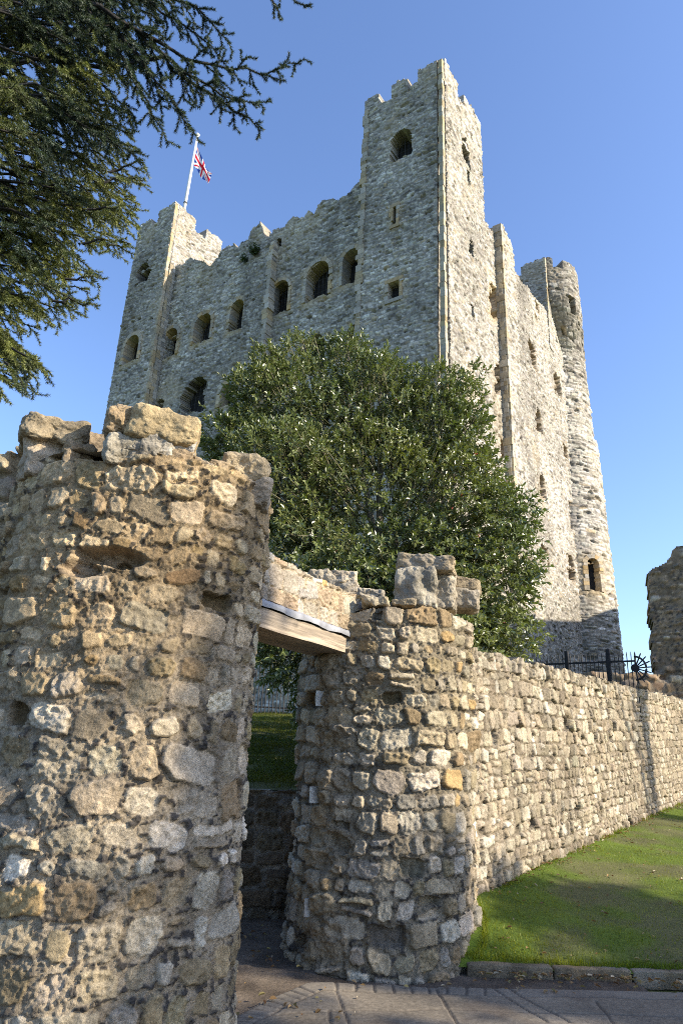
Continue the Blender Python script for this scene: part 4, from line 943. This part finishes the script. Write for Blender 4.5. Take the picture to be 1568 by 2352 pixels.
def in_poly(x, y, poly):
    r = np.zeros(x.shape, bool); n = len(poly)
    for i in range(n):
        x0, y0 = poly[i]; x1, y1 = poly[(i + 1) % n]
        c = ((y0 > y) != (y1 > y)) & (x < (x1 - x0) * (y - y0) / (y1 - y0 + 1e-9) + x0); r ^= c
    return r
def limb_curve(a, b_, sag, n=8, rng=None, wob=.03):
    t = np.linspace(0, 1, n)[:, None]; P = a * (1 - t) + b_ * t; P = P + np.array([0, 0, sag]) * np.sin(t * math.pi)
    if rng is not None: P[1:-1] += rng.normal(0, wob, (n - 2, 3))
    return P

# ------------------------------------------------------------------ holly tree behind the wall
rng = np.random.default_rng(5)
HB = at(880, 1700, 10.2); HB[2] = bank_z(np.array([HB[0]]), np.array([HB[1]]))[0]
holly = thing('holly_tree', HB - np.array([0, 0, .1]), 'dense glossy dark green holly tree with red berries behind the gate piers', 'tree')
# crown lobes: (px, py, distance, radius m)
LOB = [(850, 1150, 10.2, 1.55), (760, 1000, 10.0, 1.05), (640, 930, 9.9, .75), (700, 900, 10.1, .72), (590, 900, 9.9, .55), (870, 930, 10.2, .95), (980, 1000, 10.2, .90), (1060, 930, 10.3, .50), (1045, 1010, 10.2, .68), (990, 905, 10.3, .62), (1020, 1150, 9.9, 1.1),
       (1095, 1200, 9.8, .80), (1160, 1180, 9.8, .52), (1105, 1340, 9.5, .82), (1160, 1290, 9.5, .55), (1165, 1440, 9.4, .42), (1150, 1470, 9.3, .30), (700, 1120, 9.7, 1.15), (560, 1010, 9.8, .55), (500, 1000, 9.8, .38), (640, 1080, 9.3, .95), (700, 1280, 9.2, .85),
       (820, 1330, 9.1, .80), (960, 1320, 9.3, .9), (1040, 1420, 9.4, .7), (790, 850, 10.3, .62), (880, 850, 10.4, .42), (1090, 1080, 10.0, .5), (620, 1430, 8.7, .42), (640, 1500, 8.7, .34), (660, 1460, 9.2, .5), (800, 1450, 9.3, .7),
       (900, 1510, 7.9, .55), (1000, 1500, 8.0, .5), (900, 1480, 11.3, 1.2), (1000, 1440, 12.3, 1.35), (820, 1500, 8.6, .7), (950, 1490, 8.7, .72), (1060, 1490, 8.8, .5), (800, 1600, 9.6, .9), (900, 1560, 9.7, .95), (1000, 1580, 9.6, .85), (880, 1750, 9.5, .9), (980, 1750, 9.4, .7), (620, 835, 10.0, .34), (690, 800, 10.1, .36), (800, 800, 10.3, .38), (1085, 860, 10.3, .20)]  # low lobes hidden behind the pier are added to shade the bank
NS = 13500
wts = np.array([l[3] ** 2 for l in LOB]); wts /= wts.sum(); li = rng.choice(len(LOB), NS, p=wts)
LC = np.array([at(*l[:3]) for l in LOB]); LR = np.array([l[3] for l in LOB]) * .84; LC[:, 2] -= .06
dv = unit(rng.normal(0, 1, (NS, 3))); rad = LR[li] * (.55 + .45 * rng.random(NS) ** .45)
sp0 = LC[li] + dv * rad[:, None]
# drop sprigs buried deep inside another lobe
dd = np.linalg.norm(sp0[:, None] - LC[None], axis=2) / LR[None]
keep_ = (dd.min(1) > .42) | (rng.random(NS) < .25)
sp0, dv, li = sp0[keep_], dv[keep_], li[keep_]; NS = len(sp0)
cen = np.average(LC, axis=0, weights=wts)
out = unit(unit(sp0 - cen) * .7 + dv * .6 + rng.normal(0, .55, (NS, 3)) + np.array([0, 0, .25]))
sl = rng.uniform(.10, .22, NS)
# long leading shoots on the outline
ext = rng.random(NS) < .03; sl[ext] *= 2.2
NL = 10
tt = (np.arange(NL) + .5) / NL
ph = rng.uniform(0, 6.28, NS)
a_ = unit(np.cross(out, np.array([.3, .1, 1.0]))); b2_ = np.cross(out, a_)
bases = []; dirs = []; nrms = []; cols = []; szs = []
huem = fbm3(sp0 * 1.1, 500, 3)
for k in range(NL):
    an = ph + k * 2.4; side = a_ * np.cos(an)[:, None] + b2_ * np.sin(an)[:, None]
    bs = sp0 + out * (sl * tt[k])[:, None]; df = .55 + .5 * tt[k]
    dr = unit(side * (1.15 - .55 * tt[k]) + out * df + rng.normal(0, .18, (NS, 3)))
    nm = unit(out * 1.0 - side * .4 + rng.normal(0, .3, (NS, 3)) + np.array([0, 0, .5]))
    bases.append(bs); dirs.append(dr); nrms.append(nm); szs.append(rng.uniform(.058, .094, NS) * (1.0 - .25 * (tt[k] > .9)))
    base_c = np.array([.132, .165, .058]) * rng.uniform(.6, 1.35, (NS, 1)); yl = np.clip(.30 * huem + .22 * tt[k] + rng.normal(0, .10, NS) + .06, 0, .75)[:, None]
    cols.append(base_c * (1 - yl) + np.array([.27, .275, .075]) * yl)
bases = np.vstack(bases); dirs = np.vstack(dirs); nrms = np.vstack(nrms); cols = np.vstack(cols); szs = np.concatenate(szs)
V, Q, C = leaves_mesh(bases, dirs, nrms, szs, szs * rng.uniform(.42, .55, len(szs)), .22, cols, .08)
mk('crown', V, Q, M_HOLLY, holly, C, False)
# stems of the sprigs
def sticks(P0, P1, r0, r1):
    d = unit(P1 - P0); a = unit(np.cross(d, np.array([.21, .37, .9]))); b_ = np.cross(d, a); V = []; n = len(P0)
    for Pk, rk in ((P0, r0), (P1, r1)):
        for t in (0, 2.094, 4.189): V.append(Pk + (a * math.cos(t) + b_ * math.sin(t)) * rk)
    V = np.stack(V, 1).reshape(-1, 3); k = np.arange(n)[:, None] * 6
    return V, np.concatenate([k + np.array([[i, (i + 1) % 3, 3 + (i + 1) % 3, 3 + i]]) for i in range(3)], 0)
V1, Q1 = sticks(sp0 - out * .15, sp0 + out * sl[:, None] * .95, .004, .002)
# inner twigs toward the limbs
pick = rng.choice(NS, 900, replace=False); tgt = sp0[pick] * .62 + cen * .38 + rng.normal(0, .1, (900, 3)) - np.array([0, 0, .12])
V2, Q2 = sticks(tgt, sp0[pick] + out[pick] * .1, .009, .004)
mk('twigs', np.vstack([V1, V2]), np.vstack([Q1, Q2 + len(V1)]), M_BARK, holly, np.vstack([np.tile([.16, .16, .07], (len(V1), 1)), np.tile([.20, .18, .12], (len(V2), 1))]), True)
b = MB(); tp_ = cen + np.array([0, 0, -.6]); b.tube([HB - np.array([0, 0, .2]), HB * .6 + tp_ * .4, tp_], [.17, .13, .10], 10, (.22, .20, .16)); b.build('trunk', M_BARK, holly, True)
for k in rng.choice(len(LOB), 16, replace=False):
    b = MB(); t0 = rng.uniform(.3, .95); st = (HB * (1 - t0) + tp_ * t0); b.tube(limb_curve(st, LC[k], .1, 8, rng, .04), np.linspace(.06, .012, 8), 7, (.22, .20, .15)); b.build('limb', M_BARK, holly, True)
# berries in clusters
bp = []
front = np.where((out @ unit(EYE - cen)) > .1)[0]; right = front[(sp0[front] @ np.array([1, 0, 0.]) > HB[0] - .9)]
ico = None
def ball(c, r, n=6, m=5):
    th = np.arange(n) * 2 * math.pi / n; V = [c + np.array([0, 0, r])]
    for j in range(1, m): 
        f = math.pi * j / m; V += [c + r * np.array([math.sin(f) * math.cos(t), math.sin(f) * math.sin(t), math.cos(f)]) for t in th]
    V.append(c - np.array([0, 0, r])); Q = []; T = []
    for j in range(m - 2):
        for i in range(n): Q.append([1 + j * n + i, 1 + (j + 1) * n + i, 1 + (j + 1) * n + (i + 1) % n, 1 + j * n + (i + 1) % n])
    for i in range(n): T.append([0, 1 + i, 1 + (i + 1) % n]); T.append([1 + (m - 1) * n, 1 + (m - 2) * n + (i + 1) % n, 1 + (m - 2) * n + i])
    return np.array(V), Q, T
b = MB()
for k in rng.choice(right, 46, replace=False):
    c = sp0[k] + out[k] * sl[k] * .75
    for j in range(rng.integers(2, 6)):
        v, q, t = ball(c + rng.normal(0, .016, 3), .0085); b.add(v, q, t)
o = b.build('berries', M_BERRY, holly, True); o['kind'] = 'stuff'

# ------------------------------------------------------------------ cedar at the upper left
rng = np.random.default_rng(11)
CB = np.array([-7.2, 6.2, -.06])
cedar = thing('cedar_tree', CB, 'dark blue green cedar with drooping needled boughs at the upper left', 'tree')
b = MB(); b.tube([CB, CB + [.1, .05, 4], CB + [.15, .1, 9], CB + [.2, .1, 15], CB + [.2, .2, 20]], [.55, .46, .38, .26, .08], 16, (.13, .11, .09)); b.build('trunk', M_BARK, cedar, True)
STARTS = []; segs = []; thick = []   # needle-bearing twigs / bare wood
def bough(P, r0, side=.55, dens=9, droop=.25, seed=0, tipf=.35, nd=1.0):
    """P: polyline; side twigs leave it in its own plane and droop"""
    r = np.random.default_rng(seed); P = np.asarray(P, float); L = np.concatenate([[0], np.cumsum(np.linalg.norm(np.diff(P, axis=0), axis=1))]); T = L[-1]
    n = max(6, int(T * 6)); s = np.linspace(0, T, n); Q = np.stack([np.interp(s, L, P[:, i]) for i in range(3)], 1); Q[1:-1] += r.normal(0, .02, (n - 2, 3))
    for i in range(n - 1): thick.append((Q[i], Q[i + 1], r0 * (1 - s[i] / T) + .004, r0 * (1 - s[i + 1] / T) + .004))
    m = int(T * dens)
    for k in range(m):
        x = T * (k + r.random()) / m; p = np.array([np.interp(x, s, Q[:, i]) for i in range(3)]); j = min(n - 2, int(x / T * (n - 1))); tg = unit(Q[j + 1] - Q[j])
        lat = unit(np.cross(tg, [0, 0, 1.])) * (1 if k % 2 else -1); f = 1 - x / T; ln_ = side * (tipf + (1 - tipf) * min(1, f * 1.6)) * r.uniform(.5, 1.15)
        d = unit(lat * r.uniform(.5, 1.0) + tg * r.uniform(.5, 1.0) + np.array([0, 0, -droop * r.uniform(-.4, 1.8)]) + r.normal(0, .12, 3))
        q1 = p + d * ln_ * .55; q2 = q1 + unit(d + np.array([0, 0, -droop * .9])) * ln_ * .45
        thick.append((p, q1, .006, .004)); segs.append((p + (q1 - p) * .15, q1)); segs.append((q1, q2))
        nk = int(ln_ / .075)
        for g in range(nk):
            y = (g + r.random()) / nk; pp = p + (q1 - p) * (y / .55) if y < .55 else q1 + (q2 - q1) * ((y - .55) / .45)
            l2 = unit(np.cross(d, [0, 0, 1.])) * (1 if g % 2 else -1)
            d2 = unit(d * .7 + l2 * r.uniform(.3, 1) + np.array([0, 0, -droop * r.uniform(-.5, 1.6)]) + r.normal(0, .2, 3)); segs.append((pp, pp + d2 * r.uniform(.07, .17)))
    # fine needles right on the outer part of the bough
    for i in range(int(n * .35), n - 1): segs.append((Q[i], Q[i + 1]))
def pb(pts): return np.array([at(*p_) for p_ in pts])
D1 = 6.2
MAIN = [  # dark boughs seen against the sky (photo px, distance)
 ([(60, -60, 6.6), (240, 20, 6.3), (340, 85, D1), (430, 130, D1), (520, 158, D1), (610, 160, D1), (690, 146, D1)], .035, .42, 0),
 ([(300, 60, 6.3), (400, 150, 6.1), (480, 200, 6.0), (560, 232, 6.0), (624, 232, 6.0)], .022, .36, 1),
 ([(380, 130, 6.2), (450, 190, 6.1), (520, 240, 6.1), (575, 275, 6.1), (598, 300, 6.1)], .018, .32, 2),
 ([(260, 60, 6.4), (330, 150, 6.2), (390, 220, 6.1), (430, 270, 6.1), (446, 300, 6.1)], .02, .38, 3),
 ([(200, 20, 6.4), (270, 120, 6.2), (320, 200, 6.1), (350, 260, 6.1), (375, 300, 6.1)], .02, .40, 4),
 ([(250, -40, 6.5), (380, -5, 6.2), (450, 20, 6.0), (500, 60, 6.0), (530, 100, 6.0)], .02, .36, 5),
 ([(180, -60, 6.6), (300, -20, 6.3), (390, 30, 6.1), (430, 70, 6.1), (470, 95, 6.0), (505, 130, 6.0)], .02, .34, 6),
 ([(560, -90, 5.6), (600, -40, 5.6), (628, 0, 5.6), (645, 45, 5.6)], .010, .16, 7),
 ([(560, -90, 5.6), (630, -30, 5.6), (680, 0, 5.6), (716, 16, 5.6)], .010, .14, 8),
 ([(0, 190, 7.0), (110, 235, 6.6), (200, 290, 6.4), (270, 335, 6.3), (318, 350, 6.3)], .03, .40, 9),
 ([(-60, 40, 7.0), (90, 90, 6.6), (200, 160, 6.4), (270, 220, 6.3), (310, 270, 6.2)], .03, .46, 10),
]
for P, r0, sdl, sdn in MAIN: STARTS.append((at(*P[0]), r0)); bough(pb(P), r0, sdl, 11, .45, 700 + sdn)
n_dark = len(segs)
# inner dark mass and the sun-lit boughs lower down
edge_y = [-60, 0, 60, 120, 200, 260, 330, 400, 470, 540, 580, 640, 690, 720, 745, 775, 800, 850, 885, 905]
edge_x = [420, 400, 380, 350, 330, 300, 300, 330, 320, 312, 270, 235, 220, 150, 110, 40, 60, 112, 75, 20]
for k in range(195):
    y1 = rng.uniform(-60, 905); xe = np.interp(y1, edge_y, edge_x); u = rng.random(); tipx = xe - (xe + 120) * (u ** 1.7) * .8 - (0 if k % 3 else 0)
    low = sm(np.array(y1), 250, 520); Dd = rng.uniform(6.2, 7.6) if low < .5 else rng.uniform(6.8, 8.6)
    Ls = rng.uniform(150, 320); sl_ = rng.uniform(.15, .75)
    st = (tipx - Ls, y1 - Ls * sl_, Dd + .35); mid = (tipx - Ls * .45, y1 - Ls * sl_ * .62, Dd + .12)
    STARTS.append((at(*st), .014)); bough(pb([st, mid, (tipx - 25, y1 - 14, Dd), (tipx, y1, Dd)]), .014, .42, 8, .40, 800 + k)
# a few bare reaching tips
for (x0, y0, x1, y1) in ((230, 330, 318, 345), (240, 420, 334, 413), (200, 480, 312, 495), (190, 560, 300, 560), (150, 640, 238, 640), (120, 690, 228, 702), (30, 800, 115, 855), (10, 830, 62, 905), (220, 545, 310, 585), (250, 395, 330, 372)):
    bough(pb([(x0, y0, 6.6), ((x0 + x1) / 2, (y0 + y1) / 2 - 6, 6.5), (x1, y1, 6.5)]), .012, .22, 12, .35, 900 + x0)
# wood that carries every bough back to the trunk
rj = np.random.default_rng(61)
for s0_, rr0 in STARTS:
    tz = max(2.5, s0_[2] - rj.uniform(.2, 1.2)); a = np.array([CB[0] + .1, CB[1] + .1, tz]); c_ = limb_curve(a, s0_, .25, 7, rj, .05); r_ = np.linspace(rr0 * 2.6, rr0 + .004, 7)
    for i in range(6): thick.append((c_[i], c_[i + 1], r_[i], r_[i + 1]))
A = np.array([s[0] for s in segs]); Bq = np.array([s[1] for s in segs]); ln_ = np.linalg.norm(Bq - A, axis=1)
cnt = np.maximum(4, (ln_ * np.where(np.arange(len(A)) < n_dark, 850, 600)).astype(int)); si = np.repeat(np.arange(len(A)), cnt); NN = len(si)
t = rng.random(NN)[:, None]; p0 = A[si] * (1 - t) + Bq[si] * t; ax = unit(Bq - A)[si]
rd = rng.normal(0, 1, (NN, 3)); rd = unit(rd - ax * (rd * ax).sum(1)[:, None]); nd = unit(rd * 1.0 + ax * .75); nl = rng.uniform(.026, .046, NN)[:, None]
sidev = unit(np.cross(nd, rng.normal(0, 1, (NN, 3)))) * .0036
V = np.stack([p0 + sidev, p0 - sidev, p0 + nd * nl], 1).reshape(-1, 3); T = np.arange(NN * 3).reshape(-1, 3)
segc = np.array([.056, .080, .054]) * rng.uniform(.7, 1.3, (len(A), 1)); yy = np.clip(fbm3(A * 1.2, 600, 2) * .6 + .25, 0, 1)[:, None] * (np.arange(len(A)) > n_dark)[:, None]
segc = segc * (1 - yy) + np.array([.25, .265, .06]) * yy  # sunlit yellow-green painted into needle colour in patches off the main boughs
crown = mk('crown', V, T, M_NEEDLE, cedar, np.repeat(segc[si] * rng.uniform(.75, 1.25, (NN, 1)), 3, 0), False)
a0 = np.array([s[0] for s in thick]); a1 = np.array([s[1] for s in thick]); r0 = np.array([s[2] for s in thick])[:, None]; r1 = np.array([s[3] for s in thick])[:, None]
V, Q = sticks(a0, a1, r0, r1); mk('branches', V, Q, M_BARK, cedar, np.tile([.045, .042, .040], (len(V), 1)), True)
print('cedar needles', NN, 'holly leaves', len(szs))

# ------------------------------------------------------------------ trees and a building outside the frame that shade the foreground
def shade_tree(name, base, height, rad, label, seed, low=1.0, n=5200, leaf=.20, blunt=False):
    r = np.random.default_rng(seed); t_ = thing(name, base, label, 'tree'); base = np.array(base, float)
    b = MB(); b.tube([base, base + [0, 0, height * .5], base + [.1, 0, height * .9]], [.28, .2, .05], 12, (.2, .17, .13)); b.build('trunk', M_BARK, t_, True)
    z = low + (height - low) * r.random(n) ** .9; f = np.sin(np.clip((z - low) / (height - low), 0, 1) ** .75 * math.pi * .93 + .2); f = np.sqrt(1 - np.clip((z - low) / (height - low), 0, .999) ** 8) if blunt else f; rr = rad * np.maximum(f, .08) * np.sqrt(r.random(n)) * (1 + .25 * fbm3(np.stack([z, z * 0, z * 0], 1), seed, 2)); an = r.uniform(0, 6.283, n)
    P = base + np.stack([rr * np.cos(an), rr * np.sin(an), z], 1); P += .3 * r.normal(0, 1, (n, 3)) * .5
    d = r.normal(0, 1, (n, 3)); s = np.full(n, leaf) * r.uniform(.6, 1.3, n)
    V, Q, C = leaves_mesh(P, d, r.normal(0, 1, (n, 3)), s, s * .6, .15, np.array([.05, .075, .02]) * r.uniform(.6, 1.4, (n, 1)))
    mk('crown', V, Q, M_HOLLY, t_, C, False); return t_
sh = np.array([math.sin(SUN_AZ), math.cos(SUN_AZ)]); shp_ = np.array([-sh[1], sh[0]])     # towards the sun / across
def sp_(q, t): p = sh * t + shp_ * q; return (p[0], p[1], -.06)
shade_tree('shade_evergreen', sp_(3.65, 13.5), 10.9, 1.4, 'tall narrow unseen evergreen tree added to shade the near pier', 41, .8, 6500)  # this and the next three: unseen, added and sized for their shade
shade_tree('shade_evergreen', sp_(1.3, 14.5), 9.6, 2.6, 'broad rounded unseen evergreen tree added to shade the paving', 42, .3, 7500)
shade_tree('shade_evergreen', sp_(5.45, 13.8), 8.55, 1.0, 'slim unseen evergreen tree added to shade the foot of the shorter pier', 43, .3, 5500)
shade_tree('shade_evergreen', sp_(6.95, 13.2), 7.5, 1.25, 'low blunt unseen evergreen tree added to shade the front lawn', 44, .3, 6500, blunt=True)
# bare tree whose limbs streak the long wall
r = np.random.default_rng(51); bt = thing('bare_tree', sp_(13.4, 16.0), 'leafless tree with upright limbs beyond the lawn', 'tree'); p0 = np.array(sp_(13.4, 16.0), float)
b = MB(); b.tube([p0, p0 + [0, .1, 4], p0 + [.1, .2, 8], p0 + [.1, .2, 13]], [.22, .17, .12, .04], 12, (.16, .14, .11)); b.build('trunk', M_BARK, bt, True)
for k in range(40):
    z = r.uniform(3, 11); a = r.uniform(0, 6.283); d = np.array([math.cos(a), math.sin(a), r.uniform(1.2, 3.4)]); d /= np.linalg.norm(d); L = r.uniform(2.2, 4.5); s = p0 + [.1, .15, z]
    b = MB(); b.tube(limb_curve(s, s + d * L, .25, 7, r, .08), np.linspace(.085, .012, 7), 6, (.16, .14, .11)); b.build('limb', M_BARK, bt, True)
# unseen hall, added so that its roof line shades the foot of the keep
fb = N0 + E2 * 15; hc_ = np.array([fb[0] + sh[0] * 17, fb[1] + sh[1] * 17, 0]); hall = thing('shade_hall', hc_, 'unseen plain hall with a pitched roof, added to shade the foot of the keep', 'building')
ax, ay = np.array([shp_[0], shp_[1], 0]), np.array([sh[0], sh[1], 0])
b = MB(); b.box(hc_ + [0, 0, 7.3], (24, 8, 14.6), [ax, ay, [0, 0, 1]], (.36, .32, .26)); b.build('wall', M_COL, hall)
b = MB(); V = [hc_ + ax * s * 12.3 + ay * t + np.array([0, 0, z]) for s in (-1, 1) for t, z in ((-4.3, 14.4), (0, 18.2), (4.3, 14.4))]; b.add(V, [[0, 1, 4, 3], [1, 2, 5, 4], [0, 3, 5, 2]], [[0, 2, 1], [3, 4, 5]], (.12, .09, .07)); b.build('roof', M_COL, hall)
for k in range(5):
    b = MB(); b.box(hc_ + ax * (-9 + 4.5 * k) - ay * 4.02 + np.array([0, 0, 8]), (1.2, .1, 2.6), [ax, ay, [0, 0, 1]], (.03, .03, .035)); b.build('window', M_COL, hall)

# ------------------------------------------------------------------ grass blades, fallen leaves
def wallfoot(n, r, sp):
    s = r.uniform(.1, 14, n); d = np.abs(r.normal(0, sp, n)) + .03; return WB0[0] + WD[0] * s + WN[0] * d, WB0[1] + WD[1] * s + WN[1] * d
rng = np.random.default_rng(21)
def blades(name, X, Y, Z, hmin, hmax, wd, seed, colf):
    r = np.random.default_rng(seed); n = len(X); P = np.stack([X, Y, Z - .006], 1); h = r.uniform(hmin, hmax, n)[:, None]
    an = r.uniform(0, 6.283, n); s = np.stack([np.cos(an), np.sin(an), 0 * an], 1) * wd; ln = np.stack([np.cos(an + 1.3), np.sin(an + 1.3), 0 * an], 1) * h * r.uniform(0, .8, (n, 1))
    V = np.stack([P - s, P + s, P + ln + np.array([0, 0, 1.]) * h], 1).reshape(-1, 3)
    o = mk(name, V, np.arange(3 * n).reshape(-1, 3), M_GRASS, None, np.repeat(colf(X, Y, r), 3, 0), False); o['kind'] = 'stuff'; return o
def bl_col(X, Y, r):
    k = np.clip(fbm2(X * 1.2, Y * 1.2, 303, 3) * .5 + .4 + r.normal(0, .2, len(X)), 0, 1)[:, None]
    return (np.array([.105, .165, .010]) * (1 - k) + np.array([.235, .25, .022]) * k) * r.uniform(.7, 1.3, (len(X), 1))
n = 150000; X = .9 + 12 * rng.random(n) ** 1.3; Y = KERB_Y + .06 + 12 * rng.random(n) ** 1.5
k = (wall_d(X, Y) > .02) & ((X - RP[0]) ** 2 + (Y - RP[1]) ** 2 > .72) & (X < Y * .62 + .6) & (vn2(X * 1.7, Y * 1.7, 301) + rng.normal(0, .45, n) < .6); X, Y = X[k], Y[k]
X2, Y2 = wallfoot(5000, rng, .035); k2 = vn2(X2 * 3, Y2 * 3, 77) > -.1; th_ = rng.uniform(.55, 1.9, 900); r2_ = PQ + .05 + np.abs(rng.normal(0, .03, 900)); X3, Y3 = RP[0] + r2_ * np.sin(th_), RP[1] - r2_ * np.cos(th_); k3 = Y3 > KERB_Y
Xs, Ys = np.concatenate([X2[k2], X3[k3], rng.uniform(1.0, 5, 2600)]), np.concatenate([Y2[k2], Y3[k3], KERB_Y + .02 + np.abs(rng.normal(0, .03, 2600))])
tag(blades('edge_grass', Xs, Ys, lawn_z(Xs, Ys), .025, .065, .0028, 33, bl_col), 'longer ragged grass at the foot of the boundary wall and along the kerb', 'grass')
tag(blades('lawn_grass', X, Y, lawn_z(X, Y), .012, .034, .0028, 31, bl_col), 'short green grass with worn patches on the lawn beside the boundary wall', 'grass')
n = 70000; Y = 7.12 + 8.3 * rng.random(n) ** 1.2; X = -.16 * Y + .35 + (rng.random(n) - .5) * .17 * Y; k = fbm2(X * 1.7, Y * 1.7, 301, 3) + rng.normal(0, .35, n) < .6; X, Y = X[k], Y[k]
tag(blades('bank_grass', X, Y, bank_z(X, Y), .02, .05, .004, 32, lambda a, b_, r: bl_col(a, b_, r) * np.array([.55, .50, .9])), 'shaded grass on the bank behind the gateway', 'grass')  # blade colour darkened to carry the shade on the bank
n = 900; X = np.concatenate([1.0 + 5.5 * rng.random(520), .3 + 3.2 * rng.random(180), -.9 + 1.2 * rng.random(110), -1.6 + 1.4 * rng.random(90)])
Y = np.concatenate([KERB_Y + .1 + 6 * rng.random(520) ** 1.4, 5.1 + .5 * rng.random(180) ** .6, 4.4 + 2.2 * rng.random(110), 7.3 + 5 * rng.random(90)])
zone = np.concatenate([np.zeros(520), np.ones(180), np.full(110, 2), np.full(90, 3)])
Xw, Yw = wallfoot(420, rng, .10); X = np.concatenate([X, Xw]); Y = np.concatenate([Y, Yw]); zone = np.concatenate([zone, np.zeros(420)])
Xk = rng.uniform(1.0, 3.4, 160); X = np.concatenate([X, Xk]); Y = np.concatenate([Y, KERB_Y - .09 - np.abs(rng.normal(0, .05, 160))]); zone = np.concatenate([zone, np.ones(160)])
Z = np.where(zone == 0, lawn_z(X, Y) + .02, np.where(zone == 3, bank_z(X, Y) + .02, .022))
k = ~((zone == 0) & (wall_d(X, Y) < .03)) & ((X - RP[0]) ** 2 + (Y - RP[1]) ** 2 > .8); X, Y, Z = X[k], Y[k], Z[k]; n = len(X)
an = rng.uniform(0, 6.283, n); s = rng.uniform(.018, .05, n); dr = np.stack([np.cos(an), np.sin(an), rng.normal(0, .25, n)], 1); nm = np.stack([rng.normal(0, .35, n), rng.normal(0, .35, n), np.ones(n)], 1)
cl = np.array([[.28, .17, .07], [.36, .24, .11], [.20, .11, .05], [.45, .38, .26], [.30, .25, .10]])[rng.integers(0, 5, n)] * rng.uniform(.6, 1.1, (n, 1))
V, Q, C = leaves_mesh(np.stack([X, Y, Z], 1), dr, nm, s, s * .6, .3, cl, .1)
o = mk('fallen_leaves', V, Q, M_DRY, None, C, False); o['kind'] = 'stuff'; tag(o, 'brown fallen leaves scattered over the lawn, path and paving', 'leaves')
